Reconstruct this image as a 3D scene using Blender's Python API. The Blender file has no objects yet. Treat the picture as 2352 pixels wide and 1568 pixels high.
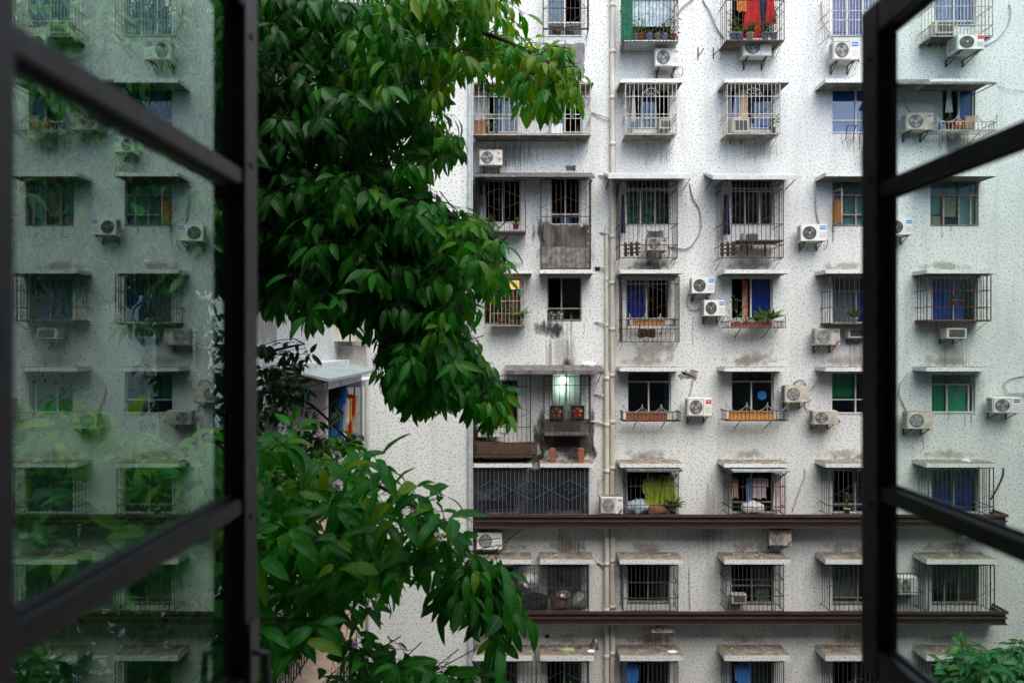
import bpy, bmesh, math, random
import numpy as np
from mathutils import Vector, Matrix
R = math.radians
random.seed(7)
C = bpy.context.scene.collection
H = 16.0            # eye height above the ground
F = 1568.0          # focal length in pixels of a 2352 px wide frame
CU, CV = 1176.0, 784.0
W = 20.8            # distance of the main facade

# ---------------------------------------------------------------- camera
cam = bpy.data.cameras.new('camera'); camo = bpy.data.objects.new('camera', cam); C.objects.link(camo)
camo.location = (0, 0, H); camo.rotation_euler = (R(90), 0, 0)
cam.sensor_width = 36; cam.lens = 24; cam.clip_start = 0.02; cam.clip_end = 2000
cam.dof.use_dof = True; cam.dof.focus_distance = 18.0; cam.dof.aperture_fstop = 4.2
bpy.context.scene.camera = camo
# ---------------------------------------------------------------- light
world = bpy.data.worlds.new("World"); bpy.context.scene.world = world; world.use_nodes = True
nt = world.node_tree; bg = nt.nodes['Background']
sky = nt.nodes.new('ShaderNodeTexSky'); sky.sky_type = 'NISHITA'; sky.sun_disc = False
sky.sun_elevation = R(58); sky.sun_rotation = R(160); sky.dust_density = 3.0; sky.air_density = 1.0
nt.links.new(sky.outputs[0], bg.inputs[0]); bg.inputs[1].default_value = 0.13
sun = bpy.data.lights.new('sun', 'SUN'); suno = bpy.data.objects.new('sun', sun); C.objects.link(suno)
sun.energy = 1.0; sun.angle = R(60); sun.color = (1, .94, .83)
_d = Vector((math.sin(R(160))*math.cos(R(58)), math.cos(R(160))*math.cos(R(58)), math.sin(R(58))))
suno.rotation_euler = _d.to_track_quat('Z', 'Y').to_euler()
suno.location = (0, -5, 60)
vs = bpy.context.scene.view_settings
vs.view_transform = 'Standard'; vs.look = 'None'; vs.exposure = 1.5; vs.gamma = 1
cy = bpy.context.scene.cycles
cy.max_bounces = 10; cy.transparent_max_bounces = 24; cy.diffuse_bounces = 4; cy.glossy_bounces = 5
cy.caustics_reflective = False; cy.caustics_refractive = False

# ---------------------------------------------------------------- helpers
def P(u, v, Y=W): return Vector(((u-CU)/F*Y, Y, H-(v-CV)/F*Y))
def X(u, Y=W): return (u-CU)/F*Y
def Z(v, Y=W): return H-(v-CV)/F*Y

class MB:
    def __init__(s): s.v = []; s.f = []; s.m = []; s.cur = 0
    def quad(s, a, b, c, d):
        n = len(s.v); s.v += [tuple(a), tuple(b), tuple(c), tuple(d)]; s.f.append((n, n+1, n+2, n+3)); s.m.append(s.cur)
    def poly(s, pts):
        n = len(s.v); s.v += [tuple(p) for p in pts]; s.f.append(tuple(range(n, n+len(pts)))); s.m.append(s.cur)
    def box(s, x0, x1, y0, y1, z0, z1):
        if x0 > x1: x0, x1 = x1, x0
        if y0 > y1: y0, y1 = y1, y0
        if z0 > z1: z0, z1 = z1, z0
        n = len(s.v)
        s.v += [(x0,y0,z0),(x1,y0,z0),(x1,y1,z0),(x0,y1,z0),(x0,y0,z1),(x1,y0,z1),(x1,y1,z1),(x0,y1,z1)]
        for q in ((0,3,2,1),(4,5,6,7),(0,1,5,4),(1,2,6,5),(2,3,7,6),(3,0,4,7)):
            s.f.append(tuple(n+i for i in q)); s.m.append(s.cur)
    def prism(s, pts, d):      # polygon pts extruded by vector d
        k = len(pts); n = len(s.v); d = Vector(d)
        s.v += [tuple(p) for p in pts] + [tuple(Vector(p)+d) for p in pts]
        s.f.append(tuple(range(n, n+k))); s.f.append(tuple(n+k+i for i in reversed(range(k)))); s.m += [s.cur]*2
        for i in range(k):
            j = (i+1) % k; s.f.append((n+i, n+k+i, n+k+j, n+j)); s.m.append(s.cur)
    def tube(s, pts, r, n=4, cap=True):
        pts = [Vector(p) for p in pts]; rr = r if isinstance(r, (list, tuple)) else [r]*len(pts)
        base = len(s.v); prev = None
        for i, p in enumerate(pts):
            t = (pts[min(i+1, len(pts)-1)]-pts[max(i-1, 0)])
            if t.length < 1e-9: t = Vector((0,0,1))
            t.normalize()
            if prev is None:
                a = t.cross(Vector((0,0,1)))
                if a.length < .05: a = t.cross(Vector((0,1,0)))
            else:
                a = prev - t*prev.dot(t)
            a.normalize(); prev = a; b = t.cross(a)
            for k in range(n):
                an = 2*math.pi*(k+.5)/n
                s.v.append(tuple(p+(a*math.cos(an)+b*math.sin(an))*rr[i]))
        for i in range(len(pts)-1):
            for k in range(n):
                k2 = (k+1) % n
                s.f.append((base+i*n+k, base+i*n+k2, base+(i+1)*n+k2, base+(i+1)*n+k)); s.m.append(s.cur)
        if cap:
            s.f.append(tuple(base+k for k in reversed(range(n)))); s.m.append(s.cur)
            s.f.append(tuple(base+(len(pts)-1)*n+k for k in range(n))); s.m.append(s.cur)
    def disc(s, c, r, n=24, axis='y', th=.004):
        a = []
        for k in range(n):
            t = 2*math.pi*k/n
            if axis == 'y': a.append((c[0]+r*math.cos(t), c[1], c[2]+r*math.sin(t)))
            else: a.append((c[0]+r*math.cos(t), c[1]+r*math.sin(t), c[2]))
        s.prism(a, (0, th, 0) if axis == 'y' else (0, 0, th))
    def ring(s, c, r, w=.006, n=24, a0=0, a1=360):
        pts = [(c[0]+r*math.cos(R(a0+(a1-a0)*k/n)), c[1], c[2]+r*math.sin(R(a0+(a1-a0)*k/n))) for k in range(n+1)]
        s.tube(pts, w, 4, a1-a0 < 360)
    def lathe(s, c, prof, n=14):
        base = len(s.v)
        for r, z in prof:
            for k in range(n):
                t = 2*math.pi*k/n; s.v.append((c[0]+r*math.cos(t), c[1]+r*math.sin(t), c[2]+z))
        for i in range(len(prof)-1):
            for k in range(n):
                k2 = (k+1) % n; s.f.append((base+i*n+k, base+i*n+k2, base+(i+1)*n+k2, base+(i+1)*n+k)); s.m.append(s.cur)
    def build(s, name, mats, parent=None, smooth=False, recalc=False):
        me = bpy.data.meshes.new(name); me.from_pydata(s.v, [], s.f)
        if not isinstance(mats, (list, tuple)): mats = [mats]
        for m in mats: me.materials.append(m)
        if len(mats) > 1: me.polygons.foreach_set('material_index', s.m)
        if smooth: me.polygons.foreach_set('use_smooth', [True]*len(me.polygons))
        me.update()
        if recalc:
            bm = bmesh.new(); bm.from_mesh(me); bmesh.ops.recalc_face_normals(bm, faces=bm.faces); bm.to_mesh(me); bm.free()
        o = bpy.data.objects.new(name, me); C.objects.link(o)
        if parent: o.parent = parent
        return o

def spline(pts, n=6):
    pts = [Vector(p) for p in pts]; out = []
    for i in range(len(pts)-1):
        p0, p1, p2, p3 = pts[max(i-1,0)], pts[i], pts[i+1], pts[min(i+2,len(pts)-1)]
        for k in range(n):
            t = k/n; out.append(.5*((2*p1)+(p2-p0)*t+(2*p0-5*p1+4*p2-p3)*t*t+(3*p1-p0-3*p2+p3)*t**3))
    return out+[pts[-1]]

def bevel(o, w, seg=2):
    bm = bmesh.new(); bm.from_mesh(o.data)
    bmesh.ops.remove_doubles(bm, verts=bm.verts, dist=1e-5)
    bmesh.ops.bevel(bm, geom=list(bm.edges), offset=w, segments=seg, affect='EDGES', clamp_overlap=True)
    bm.to_mesh(o.data); bm.free(); return o

def tag(o, label=None, cat=None, group=None, kind=None):
    if label: o['label'] = label
    if cat: o['category'] = cat
    if group: o['group'] = group
    if kind: o['kind'] = kind
    return o
def empty(name, loc, label=None, cat=None, group=None):
    o = bpy.data.objects.new(name, None); C.objects.link(o); o.location = loc; o.empty_display_size = .2
    return tag(o, label, cat, group)
def localise(o):
    """parts are written in world coordinates: give them their thing's origin"""
    L = o.location.copy()
    for ch in o.children:
        ch.data.transform(Matrix.Translation(-L))
        for g in ch.children: g.data.transform(Matrix.Translation(-L))
    return o

# ---------------------------------------------------------------- materials
def mat(name, col, rough=.6, metal=0, var=.15, scale=6, col2=None, spec=.4, stretch=None, bump=0, detail=5, contrast=(.35,.7)):
    m = bpy.data.materials.new(name); m.use_nodes = True; n = m.node_tree; b = n.nodes['Principled BSDF']
    b.inputs['Roughness'].default_value = rough; b.inputs['Metallic'].default_value = metal
    b.inputs['Specular IOR Level'].default_value = spec
    g = n.nodes.new('ShaderNodeNewGeometry'); mp = n.nodes.new('ShaderNodeMapping'); n.links.new(g.outputs['Position'], mp.inputs[0])
    mp.inputs['Scale'].default_value = stretch or (1, 1, 1)
    t = n.nodes.new('ShaderNodeTexNoise'); t.inputs['Scale'].default_value = scale; t.inputs['Detail'].default_value = detail
    n.links.new(mp.outputs[0], t.inputs['Vector'])
    rp = n.nodes.new('ShaderNodeValToRGB'); n.links.new(t.outputs['Fac'], rp.inputs[0])
    c2 = col2 or tuple(c*(1-var*2) for c in col)
    rp.color_ramp.elements[0].position = contrast[0]; rp.color_ramp.elements[1].position = contrast[1]
    rp.color_ramp.elements[0].color = (*c2, 1); rp.color_ramp.elements[1].color = (*col, 1)
    n.links.new(rp.outputs[0], b.inputs['Base Color'])
    if bump:
        bp = n.nodes.new('ShaderNodeBump'); bp.inputs['Strength'].default_value = bump; bp.inputs['Distance'].default_value = .02
        n.links.new(t.outputs['Fac'], bp.inputs['Height']); n.links.new(bp.outputs[0], b.inputs['Normal'])
    return m

def tile_mat(name, tint=(.79,.81,.79), tile=.028, cell=4, axes='xz', dens=.95):
    """white mosaic with scattered teal tesserae, grout and rain stains"""
    m = bpy.data.materials.new(name); m.use_nodes = True; n = m.node_tree; L = n.links.new; b = n.nodes['Principled BSDF']
    def math_(op, a, bb=None):
        q = n.nodes.new('ShaderNodeMath'); q.operation = op
        for i, x in enumerate((a, bb)):
            if x is None: continue
            if isinstance(x, (int, float)): q.inputs[i].default_value = x
            else: L(x, q.inputs[i])
        return q.outputs[0]
    g = n.nodes.new('ShaderNodeNewGeometry'); sp = n.nodes.new('ShaderNodeSeparateXYZ'); L(g.outputs['Position'], sp.inputs[0])
    U = math_('ADD', sp.outputs[0], sp.outputs[1]); V = sp.outputs[2]
    tu = math_('DIVIDE', U, tile); tv = math_('DIVIDE', V, tile)
    iu = math_('FLOOR', tu); iv = math_('FLOOR', tv)
    cu = math_('FLOOR', math_('DIVIDE', iu, cell)); cv = math_('FLOOR', math_('DIVIDE', iv, cell))
    cb = n.nodes.new('ShaderNodeCombineXYZ'); L(cu, cb.inputs[0]); L(cv, cb.inputs[1])
    wn = n.nodes.new('ShaderNodeTexWhiteNoise'); wn.noise_dimensions = '3D'; L(cb.outputs[0], wn.inputs['Vector'])
    sc = n.nodes.new('ShaderNodeSeparateColor'); L(wn.outputs['Color'], sc.inputs[0])
    pu = math_('FLOOR', math_('MULTIPLY', sc.outputs[0], cell)); pv = math_('FLOOR', math_('MULTIPLY', sc.outputs[1], cell))
    lu = math_('SUBTRACT', iu, math_('MULTIPLY', cu, cell)); lv = math_('SUBTRACT', iv, math_('MULTIPLY', cv, cell))
    du = math_('LESS_THAN', math_('ABSOLUTE', math_('SUBTRACT', lu, pu)), .5)
    dv = math_('LESS_THAN', math_('ABSOLUTE', math_('SUBTRACT', lv, pv)), .5)
    on = math_('LESS_THAN', sc.outputs[2], dens)
    dot = math_('MULTIPLY', math_('MULTIPLY', du, dv), on)
    fu = math_('ABSOLUTE', math_('SUBTRACT', math_('FRACT', tu), .5)); fv = math_('ABSOLUTE', math_('SUBTRACT', math_('FRACT', tv), .5))
    grout = math_('GREATER_THAN', math_('MAXIMUM', fu, fv), .43)
    # dirt: broad clouds and vertical streaks
    def noise(scale, st, det=6):
        mp = n.nodes.new('ShaderNodeMapping'); mp.inputs['Scale'].default_value = st; L(g.outputs['Position'], mp.inputs[0])
        t = n.nodes.new('ShaderNodeTexNoise'); t.inputs['Scale'].default_value = scale; t.inputs['Detail'].default_value = det; L(mp.outputs[0], t.inputs['Vector'])
        return t.outputs['Fac']
    def ramp(x, p0, p1):
        q = n.nodes.new('ShaderNodeMapRange'); q.inputs[1].default_value = p0; q.inputs[2].default_value = p1; q.clamp = True; L(x, q.inputs[0]); return q.outputs[0]
    cloud = ramp(noise(.55, (1,1,1)), .38, .72); streak = ramp(noise(2.6, (1,1,.09)), .50, .80)
    def mix(f, a, bcol):
        q = n.nodes.new('ShaderNodeMix'); q.data_type = 'RGBA'
        L(f, q.inputs[0]) if not isinstance(f, (int, float)) else setattr(q.inputs[0], 'default_value', f)
        for i, x in ((6, a), (7, bcol)):
            if isinstance(x, tuple): q.inputs[i].default_value = (*x, 1)
            else: L(x, q.inputs[i])
        return q.outputs[2]
    wn2 = n.nodes.new('ShaderNodeTexWhiteNoise'); cb2 = n.nodes.new('ShaderNodeCombineXYZ'); L(iu, cb2.inputs[0]); L(iv, cb2.inputs[1]); L(cb2.outputs[0], wn2.inputs['Vector'])
    base = mix(math_('MULTIPLY', wn2.outputs['Value'], .5), tint, tuple(c*.86 for c in tint))
    gcol = mix(cloud, (.46,.48,.48), (.20,.23,.24))
    c1 = mix(grout, base, gcol)
    c2 = mix(dot, c1, (.08,.25,.30))
    c3 = mix(math_('MULTIPLY', streak, .46), c2, (.36,.36,.33))
    c4 = mix(math_('MULTIPLY', cloud, .24), c3, (.50,.52,.52))
    L(c4, b.inputs['Base Color']); b.inputs['Roughness'].default_value = .45; b.inputs['Specular IOR Level'].default_value = .35
    return m

def grime_mat(name, col, strength=.8, stretch=(1,1,.35), scale=5):
    """a stain with its own outline: opaque in blotches, clear at its edges"""
    m = bpy.data.materials.new(name); m.use_nodes = True; n = m.node_tree; L = n.links.new
    b = n.nodes['Principled BSDF']; b.inputs['Base Color'].default_value = (*col, 1); b.inputs['Roughness'].default_value = .9
    tc = n.nodes.new('ShaderNodeTexCoord'); mp = n.nodes.new('ShaderNodeMapping'); mp.inputs['Location'].default_value = (-1,0,-1); mp.inputs['Scale'].default_value = (2,0,2)
    L(tc.outputs['Generated'], mp.inputs[0])
    ln = n.nodes.new('ShaderNodeVectorMath'); ln.operation = 'LENGTH'; L(mp.outputs[0], ln.inputs[0])
    g = n.nodes.new('ShaderNodeNewGeometry'); m2 = n.nodes.new('ShaderNodeMapping'); m2.inputs['Scale'].default_value = stretch; L(g.outputs['Position'], m2.inputs[0])
    t = n.nodes.new('ShaderNodeTexNoise'); t.inputs['Scale'].default_value = scale; t.inputs['Detail'].default_value = 8; L(m2.outputs[0], t.inputs['Vector'])
    a = n.nodes.new('ShaderNodeMath'); a.operation = 'MULTIPLY_ADD'; L(t.outputs['Fac'], a.inputs[0]); a.inputs[1].default_value = 2.2; a.inputs[2].default_value = -.35
    s_ = n.nodes.new('ShaderNodeMath'); s_.operation = 'SUBTRACT'; L(a.outputs[0], s_.inputs[0]); L(ln.outputs['Value'], s_.inputs[1])
    r = n.nodes.new('ShaderNodeMapRange'); r.inputs[1].default_value = -.1; r.inputs[2].default_value = .45; r.inputs[4].default_value = strength; L(s_.outputs[0], r.inputs[0])
    tr = n.nodes.new('ShaderNodeBsdfTransparent'); mx = n.nodes.new('ShaderNodeMixShader')
    L(r.outputs[0], mx.inputs[0]); L(tr.outputs[0], mx.inputs[1]); L(b.outputs[0], mx.inputs[2]); L(mx.outputs[0], n.nodes['Material Output'].inputs[0])
    return m

def glass_mat(name, refl, tint, rough=0.0, haze=0.0, hazecol=(.5,.6,.6), gcol=(.92,1,.97)):
    """pane: tinted see-through plus mirror reflection rising towards grazing angles"""
    m = bpy.data.materials.new(name); m.use_nodes = True; n = m.node_tree; L = n.links.new
    n.nodes.remove(n.nodes['Principled BSDF'])
    tr = n.nodes.new('ShaderNodeBsdfTransparent'); tr.inputs[0].default_value = (*tint, 1)
    gl = n.nodes.new('ShaderNodeBsdfGlossy'); gl.inputs['Roughness'].default_value = rough; gl.inputs[0].default_value = (*gcol,1)
    lw = n.nodes.new('ShaderNodeLayerWeight'); lw.inputs[0].default_value = .5
    r = n.nodes.new('ShaderNodeMapRange'); r.inputs[3].default_value = refl[0]; r.inputs[4].default_value = refl[1]; L(lw.outputs['Facing'], r.inputs[0])
    mx = n.nodes.new('ShaderNodeMixShader'); L(r.outputs[0], mx.inputs[0]); L(tr.outputs[0], mx.inputs[1]); L(gl.outputs[0], mx.inputs[2])
    out = mx.outputs[0]
    if haze:
        df = n.nodes.new('ShaderNodeBsdfTranslucent'); df.inputs[0].default_value = (*hazecol, 1)
        d2 = n.nodes.new('ShaderNodeBsdfDiffuse'); d2.inputs[0].default_value = (*hazecol, 1)
        ad = n.nodes.new('ShaderNodeMixShader'); L(df.outputs[0], ad.inputs[1]); L(d2.outputs[0], ad.inputs[2])
        g = n.nodes.new('ShaderNodeNewGeometry'); t = n.nodes.new('ShaderNodeTexNoise'); t.inputs['Scale'].default_value = 9; L(g.outputs['Position'], t.inputs['Vector'])
        mr = n.nodes.new('ShaderNodeMapRange'); mr.inputs[1].default_value = .3; mr.inputs[2].default_value = .75; mr.inputs[3].default_value = haze*.4; mr.inputs[4].default_value = haze; L(t.outputs['Fac'], mr.inputs[0])
        m3 = n.nodes.new('ShaderNodeMixShader'); L(mr.outputs[0], m3.inputs[0]); L(out, m3.inputs[1]); L(ad.outputs[0], m3.inputs[2]); out = m3.outputs[0]
    L(out, n.nodes['Material Output'].inputs[0]); return m

def leaf_mat(name, dark, light, young_or_lit, rough=.38, trans=.45):
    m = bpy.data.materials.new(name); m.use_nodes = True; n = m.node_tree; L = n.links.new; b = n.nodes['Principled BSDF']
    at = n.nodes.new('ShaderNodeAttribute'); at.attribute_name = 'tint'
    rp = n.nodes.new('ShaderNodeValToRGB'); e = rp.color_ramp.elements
    e[0].position = 0; e[0].color = (*dark, 1); e[1].position = 1; e[1].color = (*young_or_lit, 1)  # end colour: young leaves, and brightness painted through the tint
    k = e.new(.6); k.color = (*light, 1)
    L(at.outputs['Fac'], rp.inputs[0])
    uv = n.nodes.new('ShaderNodeUVMap'); sp = n.nodes.new('ShaderNodeSeparateXYZ'); L(uv.outputs[0], sp.inputs[0])
    def ma(op, a, bb=None, c=None):
        q = n.nodes.new('ShaderNodeMath'); q.operation = op
        for i, x in enumerate((a, bb, c)):
            if x is None: continue
            if isinstance(x, (int, float)): q.inputs[i].default_value = x
            else: L(x, q.inputs[i])
        return q.outputs[0]
    d = ma('ABSOLUTE', ma('SUBTRACT', sp.outputs[0], .5))
    rib = ma('LESS_THAN', d, .045)
    vein = ma('MULTIPLY', ma('LESS_THAN', ma('ABSOLUTE', ma('SUBTRACT', ma('FRACT', ma('SUBTRACT', ma('MULTIPLY', sp.outputs[1], 9), ma('MULTIPLY', d, 3.2))), .5)), .09), .22)
    f = ma('MAXIMUM', ma('MULTIPLY', rib, .75), vein)
    mx = n.nodes.new('ShaderNodeMix'); mx.data_type = 'RGBA'; L(f, mx.inputs[0]); L(rp.outputs[0], mx.inputs[6]); mx.inputs[7].default_value = (.16,.30,.06,1)
    L(mx.outputs[2], b.inputs['Base Color']); b.inputs['Roughness'].default_value = rough; b.inputs['Specular IOR Level'].default_value = .28
    g = n.nodes.new('ShaderNodeNewGeometry'); t = n.nodes.new('ShaderNodeTexNoise'); t.inputs['Scale'].default_value = 60; L(g.outputs['Position'], t.inputs['Vector'])
    bp = n.nodes.new('ShaderNodeBump'); bp.inputs['Strength'].default_value = .25; bp.inputs['Distance'].default_value = .006; L(t.outputs['Fac'], bp.inputs['Height']); L(bp.outputs[0], b.inputs['Normal'])
    tl = n.nodes.new('ShaderNodeBsdfTranslucent'); tm = n.nodes.new('ShaderNodeMix'); tm.data_type = 'RGBA'; tm.blend_type = 'MULTIPLY'; tm.inputs[0].default_value = 1
    L(mx.outputs[2], tm.inputs[6]); tm.inputs[7].default_value = (1.0,1.0,.25,1); L(tm.outputs[2], tl.inputs[0])
    ms = n.nodes.new('ShaderNodeMixShader'); ms.inputs[0].default_value = trans; L(b.outputs[0], ms.inputs[1]); L(tl.outputs[0], ms.inputs[2])
    L(ms.outputs[0], n.nodes['Material Output'].inputs[0]); return m

TILE = tile_mat('white_mosaic'); 
CONC = mat('concrete', (.30,.28,.25), .95, var=.3, scale=7, bump=.5)
CONC_DARK = mat('sooty_concrete', (.20,.185,.165), .95, col2=(.045,.042,.04), scale=3.5, stretch=(1,1,.5), bump=.5)
CONC_DIRT = mat('dirty_ledge', (.26,.235,.20), .98, col2=(.11,.095,.07), scale=4, bump=.7)
PLASTER = mat('cream_plaster', (.62,.58,.50), .8, var=.12)
ALU = mat('white_frame', (.62,.63,.62), .4, var=.08); ALU_G = mat('grey_frame', (.36,.37,.36), .45, var=.12)
WOOD_O = mat('old_wood_frame', (.42,.36,.28), .8, col2=(.22,.17,.12), scale=9)
WOOD_D = mat('dark_wood', (.10,.06,.045), .8, col2=(.05,.035,.03), scale=8, stretch=(1,1,6))
FRAME_D = mat('dark_frame', (.12,.08,.055), .7, var=.2)
IRON = mat('rusty_iron', (.085,.055,.042), .75, .3, col2=(.035,.028,.026), scale=14)
IRON_G = mat('grey_iron', (.075,.09,.10), .6, .4, col2=(.035,.04,.045), scale=12)
STEEL = mat('stainless_bars', (.50,.49,.45), .45, .35, col2=(.25,.22,.18), scale=11)
BROWN = mat('brown_aluminium', (.115,.062,.052), .42, .3, col2=(.060,.042,.040), scale=1.7, stretch=(1,1,5)); BROWN_D = mat('brown_aluminium_recess', (.03,.027,.025), .5, .2, var=.1)
PIPE = mat('pvc_pipe', (.64,.62,.54), .5, col2=(.48,.46,.39), scale=3, stretch=(1,1,.4))
PIPE_W = mat('white_pipe', (.6,.6,.58), .5)
DARK = mat('room_dark', (.05,.05,.05), .95)
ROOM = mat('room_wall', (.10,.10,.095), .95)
BRICK = mat('red_brick', (.36,.12,.06), .9, col2=(.18,.06,.04), scale=16, stretch=(.6,.6,3))
WGLASS = glass_mat('window_glass', (.03,.25), (.80,.86,.84))
AC_W = mat('ac_white', (.74,.74,.70), .45, var=.05, scale=3); AC_O = mat('ac_old', (.60,.585,.52), .6, col2=(.40,.36,.29), scale=5)
AC_RUST = mat('ac_rusted', (.66,.64,.58), .6, col2=(.30,.15,.07), scale=6, contrast=(.33,.45))
AC_D = mat('ac_grille_dark', (.035,.037,.04), .5); AC_G = mat('ac_grille_grey', (.30,.31,.30), .5, var=.1); AC_BL = mat('fan_blade', (.13,.135,.13), .5, var=.1)
HUB = mat('fan_hub', (.5,.5,.5), .4)
BLUE_ST = mat('blue_sticker', (.01,.22,.62), .4, var=.02); NAVY_ST = mat('navy_sticker', (.01,.05,.30), .4, var=.02); RED_ST = mat('red_sticker', (.62,.03,.02), .4, var=.02)
WHITE_T = mat('white_lettering', (.8,.8,.8), .5, var=.01); GREY_T = mat('grey_lettering', (.2,.2,.25), .5, var=.01)
TIN = mat('white_tin', (.62,.66,.66), .35, .3, var=.12); TIN_D = mat('weathered_tin', (.20,.19,.18), .7, .2, col2=(.07,.065,.07), scale=7)
TIN_B = mat('blue_grey_tin', (.36,.44,.46), .5, .1, var=.15); TIN_T = mat('beige_tin', (.44,.33,.24), .7, var=.15)
def cloth(name, c, v=.12, **k): return mat(name, c, .95, var=v, scale=k.pop('scale', 14), **k)
CL = dict(blue=cloth('blue_curtain', (.010,.14,.80), stretch=(6,6,1)), blue_d=cloth('deep_blue_curtain', (.004,.035,.50), stretch=(5,5,1)), blue_l=cloth('pale_blue_curtain', (.16,.26,.42), stretch=(5,5,.5)),
          green=cloth('green_curtain', (.015,.52,.22), col2=(.006,.26,.10), scale=8, stretch=(6,6,.6)), green_b=cloth('bright_green_curtain', (.02,.62,.28)),
          green_d=cloth('dark_green_curtain', (.008,.05,.03)), leafy=cloth('leaf_reflection', (.03,.34,.20), col2=(.003,.04,.02), scale=7),  # leafy: reflected foliage painted as a green sheet
          grey=cloth('grey_curtain', (.36,.38,.36), stretch=(8,8,.4)), lilac=cloth('lilac_curtain', (.33,.34,.48)), red=cloth('red_cloth', (.58,.010,.010), col2=(.32,.006,.008), scale=6),
          redflower=cloth('red_floral_curtain', (.55,.05,.03), col2=(.5,.4,.35), scale=9), teal=cloth('teal_curtain', (.22,.40,.46), stretch=(8,8,.4)),
          black=cloth('black_cloth', (.012,.014,.02)), navy=cloth('navy_cloth', (.012,.02,.06)), lime=cloth('lime_cloth', (.36,.44,.03), col2=(.20,.27,.02), scale=5), white=cloth('white_cloth', (.66,.66,.66)),
          pink=cloth('pink_cloth', (.55,.36,.42), col2=(.68,.6,.62), scale=18), shirtb=cloth('blue_shirt', (.03,.20,.62)), sky=cloth('light_blue_cloth', (.22,.34,.55)),
          yellow=cloth('yellow_cloth', (.70,.36,.02)), tan=cloth('tan_cloth', (.55,.42,.27)), orange=cloth('orange_cloth', (.62,.20,.05)), netg=cloth('green_net', (.005,.24,.13), col2=(.003,.12,.07)),
          floral=cloth('floral_sheet', (.62,.68,.78), col2=(.25,.40,.42), scale=7), brown=cloth('brown_cloth', (.22,.10,.06)))
TERRA = mat('terracotta', (.36,.11,.05), .8); POT_B = mat('glazed_blue_pot', (.25,.32,.52), .3); POT_G = mat('glazed_grey_pot', (.28,.34,.28), .4); POT_W = mat('white_planter', (.62,.60,.56), .6)
PLANT = leaf_mat('pot_plant_leaf', (.03,.09,.02), (.10,.20,.04), (.28,.30,.08), .5, .3)
LEAF = leaf_mat('tree_leaf', (.003,.075,.006), (.028,.30,.018), (.24,.40,.008))
LEAF2 = leaf_mat('small_tree_leaf', (.005,.050,.010), (.012,.095,.018), (.05,.14,.02), trans=.3)
LEAF3 = leaf_mat('shrub_leaf', (.008,.10,.035), (.02,.20,.07), (.14,.22,.02), .4)
BARK = mat('bark', (.045,.032,.026), .9, scale=20)
LEAFSTEM = mat('green_stem', (.10,.16,.04), .7)
CORD = mat('grey_hose', (.42,.43,.42), .6, var=.1); CORD_D = mat('black_hose', (.03,.03,.03), .6)
WOODP = mat('weathered_planks', (.12,.075,.05), .9, col2=(.05,.03,.022), scale=5, stretch=(1,1,8)); ORANGE_W = mat('orange_board', (.62,.27,.07), .7, var=.1)
BROWNBOARD = mat('brown_board', (.30,.11,.05), .8, var=.15); CARD = mat('cardboard', (.46,.31,.19), .9)
G_DARK = grime_mat('soot_stain', (.03,.028,.026), .85); G_BROWN = grime_mat('brown_stain', (.32,.29,.24), .45, (1,1,1), 4); G_STREAK = grime_mat('rain_streak', (.30,.29,.25), .35, (9,9,.25), 2.2)
G_MOSS = grime_mat('dark_streak', (.10,.10,.09), .5, (7,7,.3), 2.5)

# ================================================================ THE SETTING
mb = MB(); mb.quad((-300,-300,0), (300,-300,0), (300,300,0), (-300,300,0))
tag(mb.build('ground', mat('ground_concrete', (.09,.088,.082), .95, scale=.8)), kind='structure')

# ================================================================ OUR OWN SIDE
GX0, GX1 = -.300, .436        # planes of the two opened casements
near = empty('near_building', (0, .2, 0), 'plain grey wall round the window opening the view is taken from', 'building')
mb = MB()
x0, x1, z0, z1 = -.345, .475, H-.42, H+.42
for a in ((-14, x0, .08, .33, 0, H+10.0), (x1, 26, .08, .33, 0, H+10.0), (x0, x1, .08, .33, 0, z0), (x0, x1, .08, .33, z1, H+10.0)): mb.box(*a)
o = mb.build('wall', mat('grey_render', (.20,.20,.20), .9, scale=2), near)
mb = MB()
mb.box(-3, 3, -4, .08, H-1.5, H-1.4); mb.box(-3, 3, -4, .08, H+1.3, H+1.4); mb.box(-3, 3, -4.1, -4, H-1.5, H+1.4); mb.box(-3.1, -3, -4.1, .08, H-1.5, H+1.4); mb.box(3, 3.1, -4.1, .08, H-1.5, H+1.4)
mb.build('room', mat('room_paint', (.45,.43,.40), .9), near)
AC_D = mat('ac_grille_dark', (.035,.037,.04), .5)
IRON_G = mat('grey_iron', (.075,.09,.10), .6, .4, col2=(.035,.04,.045), scale=12)
PAINT = mat('black_window_paint', (.017,.0115,.011), .40, col2=(.034,.022,.019), contrast=(.28,.50), scale=45, spec=.35, bump=.08)
mb = MB()
for a in ((x0, x0+.035, .25, .335, z0, z1), (x1-.035, x1, .25, .335, z0, z1), (x0+.035, x1-.035, .25, .335, z0, z0+.03), (x0+.035, x1-.035, .25, .335, z1-.03, z1)): mb.box(*a)
mb.build('window_frame', PAINT, near)
localise(near)

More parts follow.
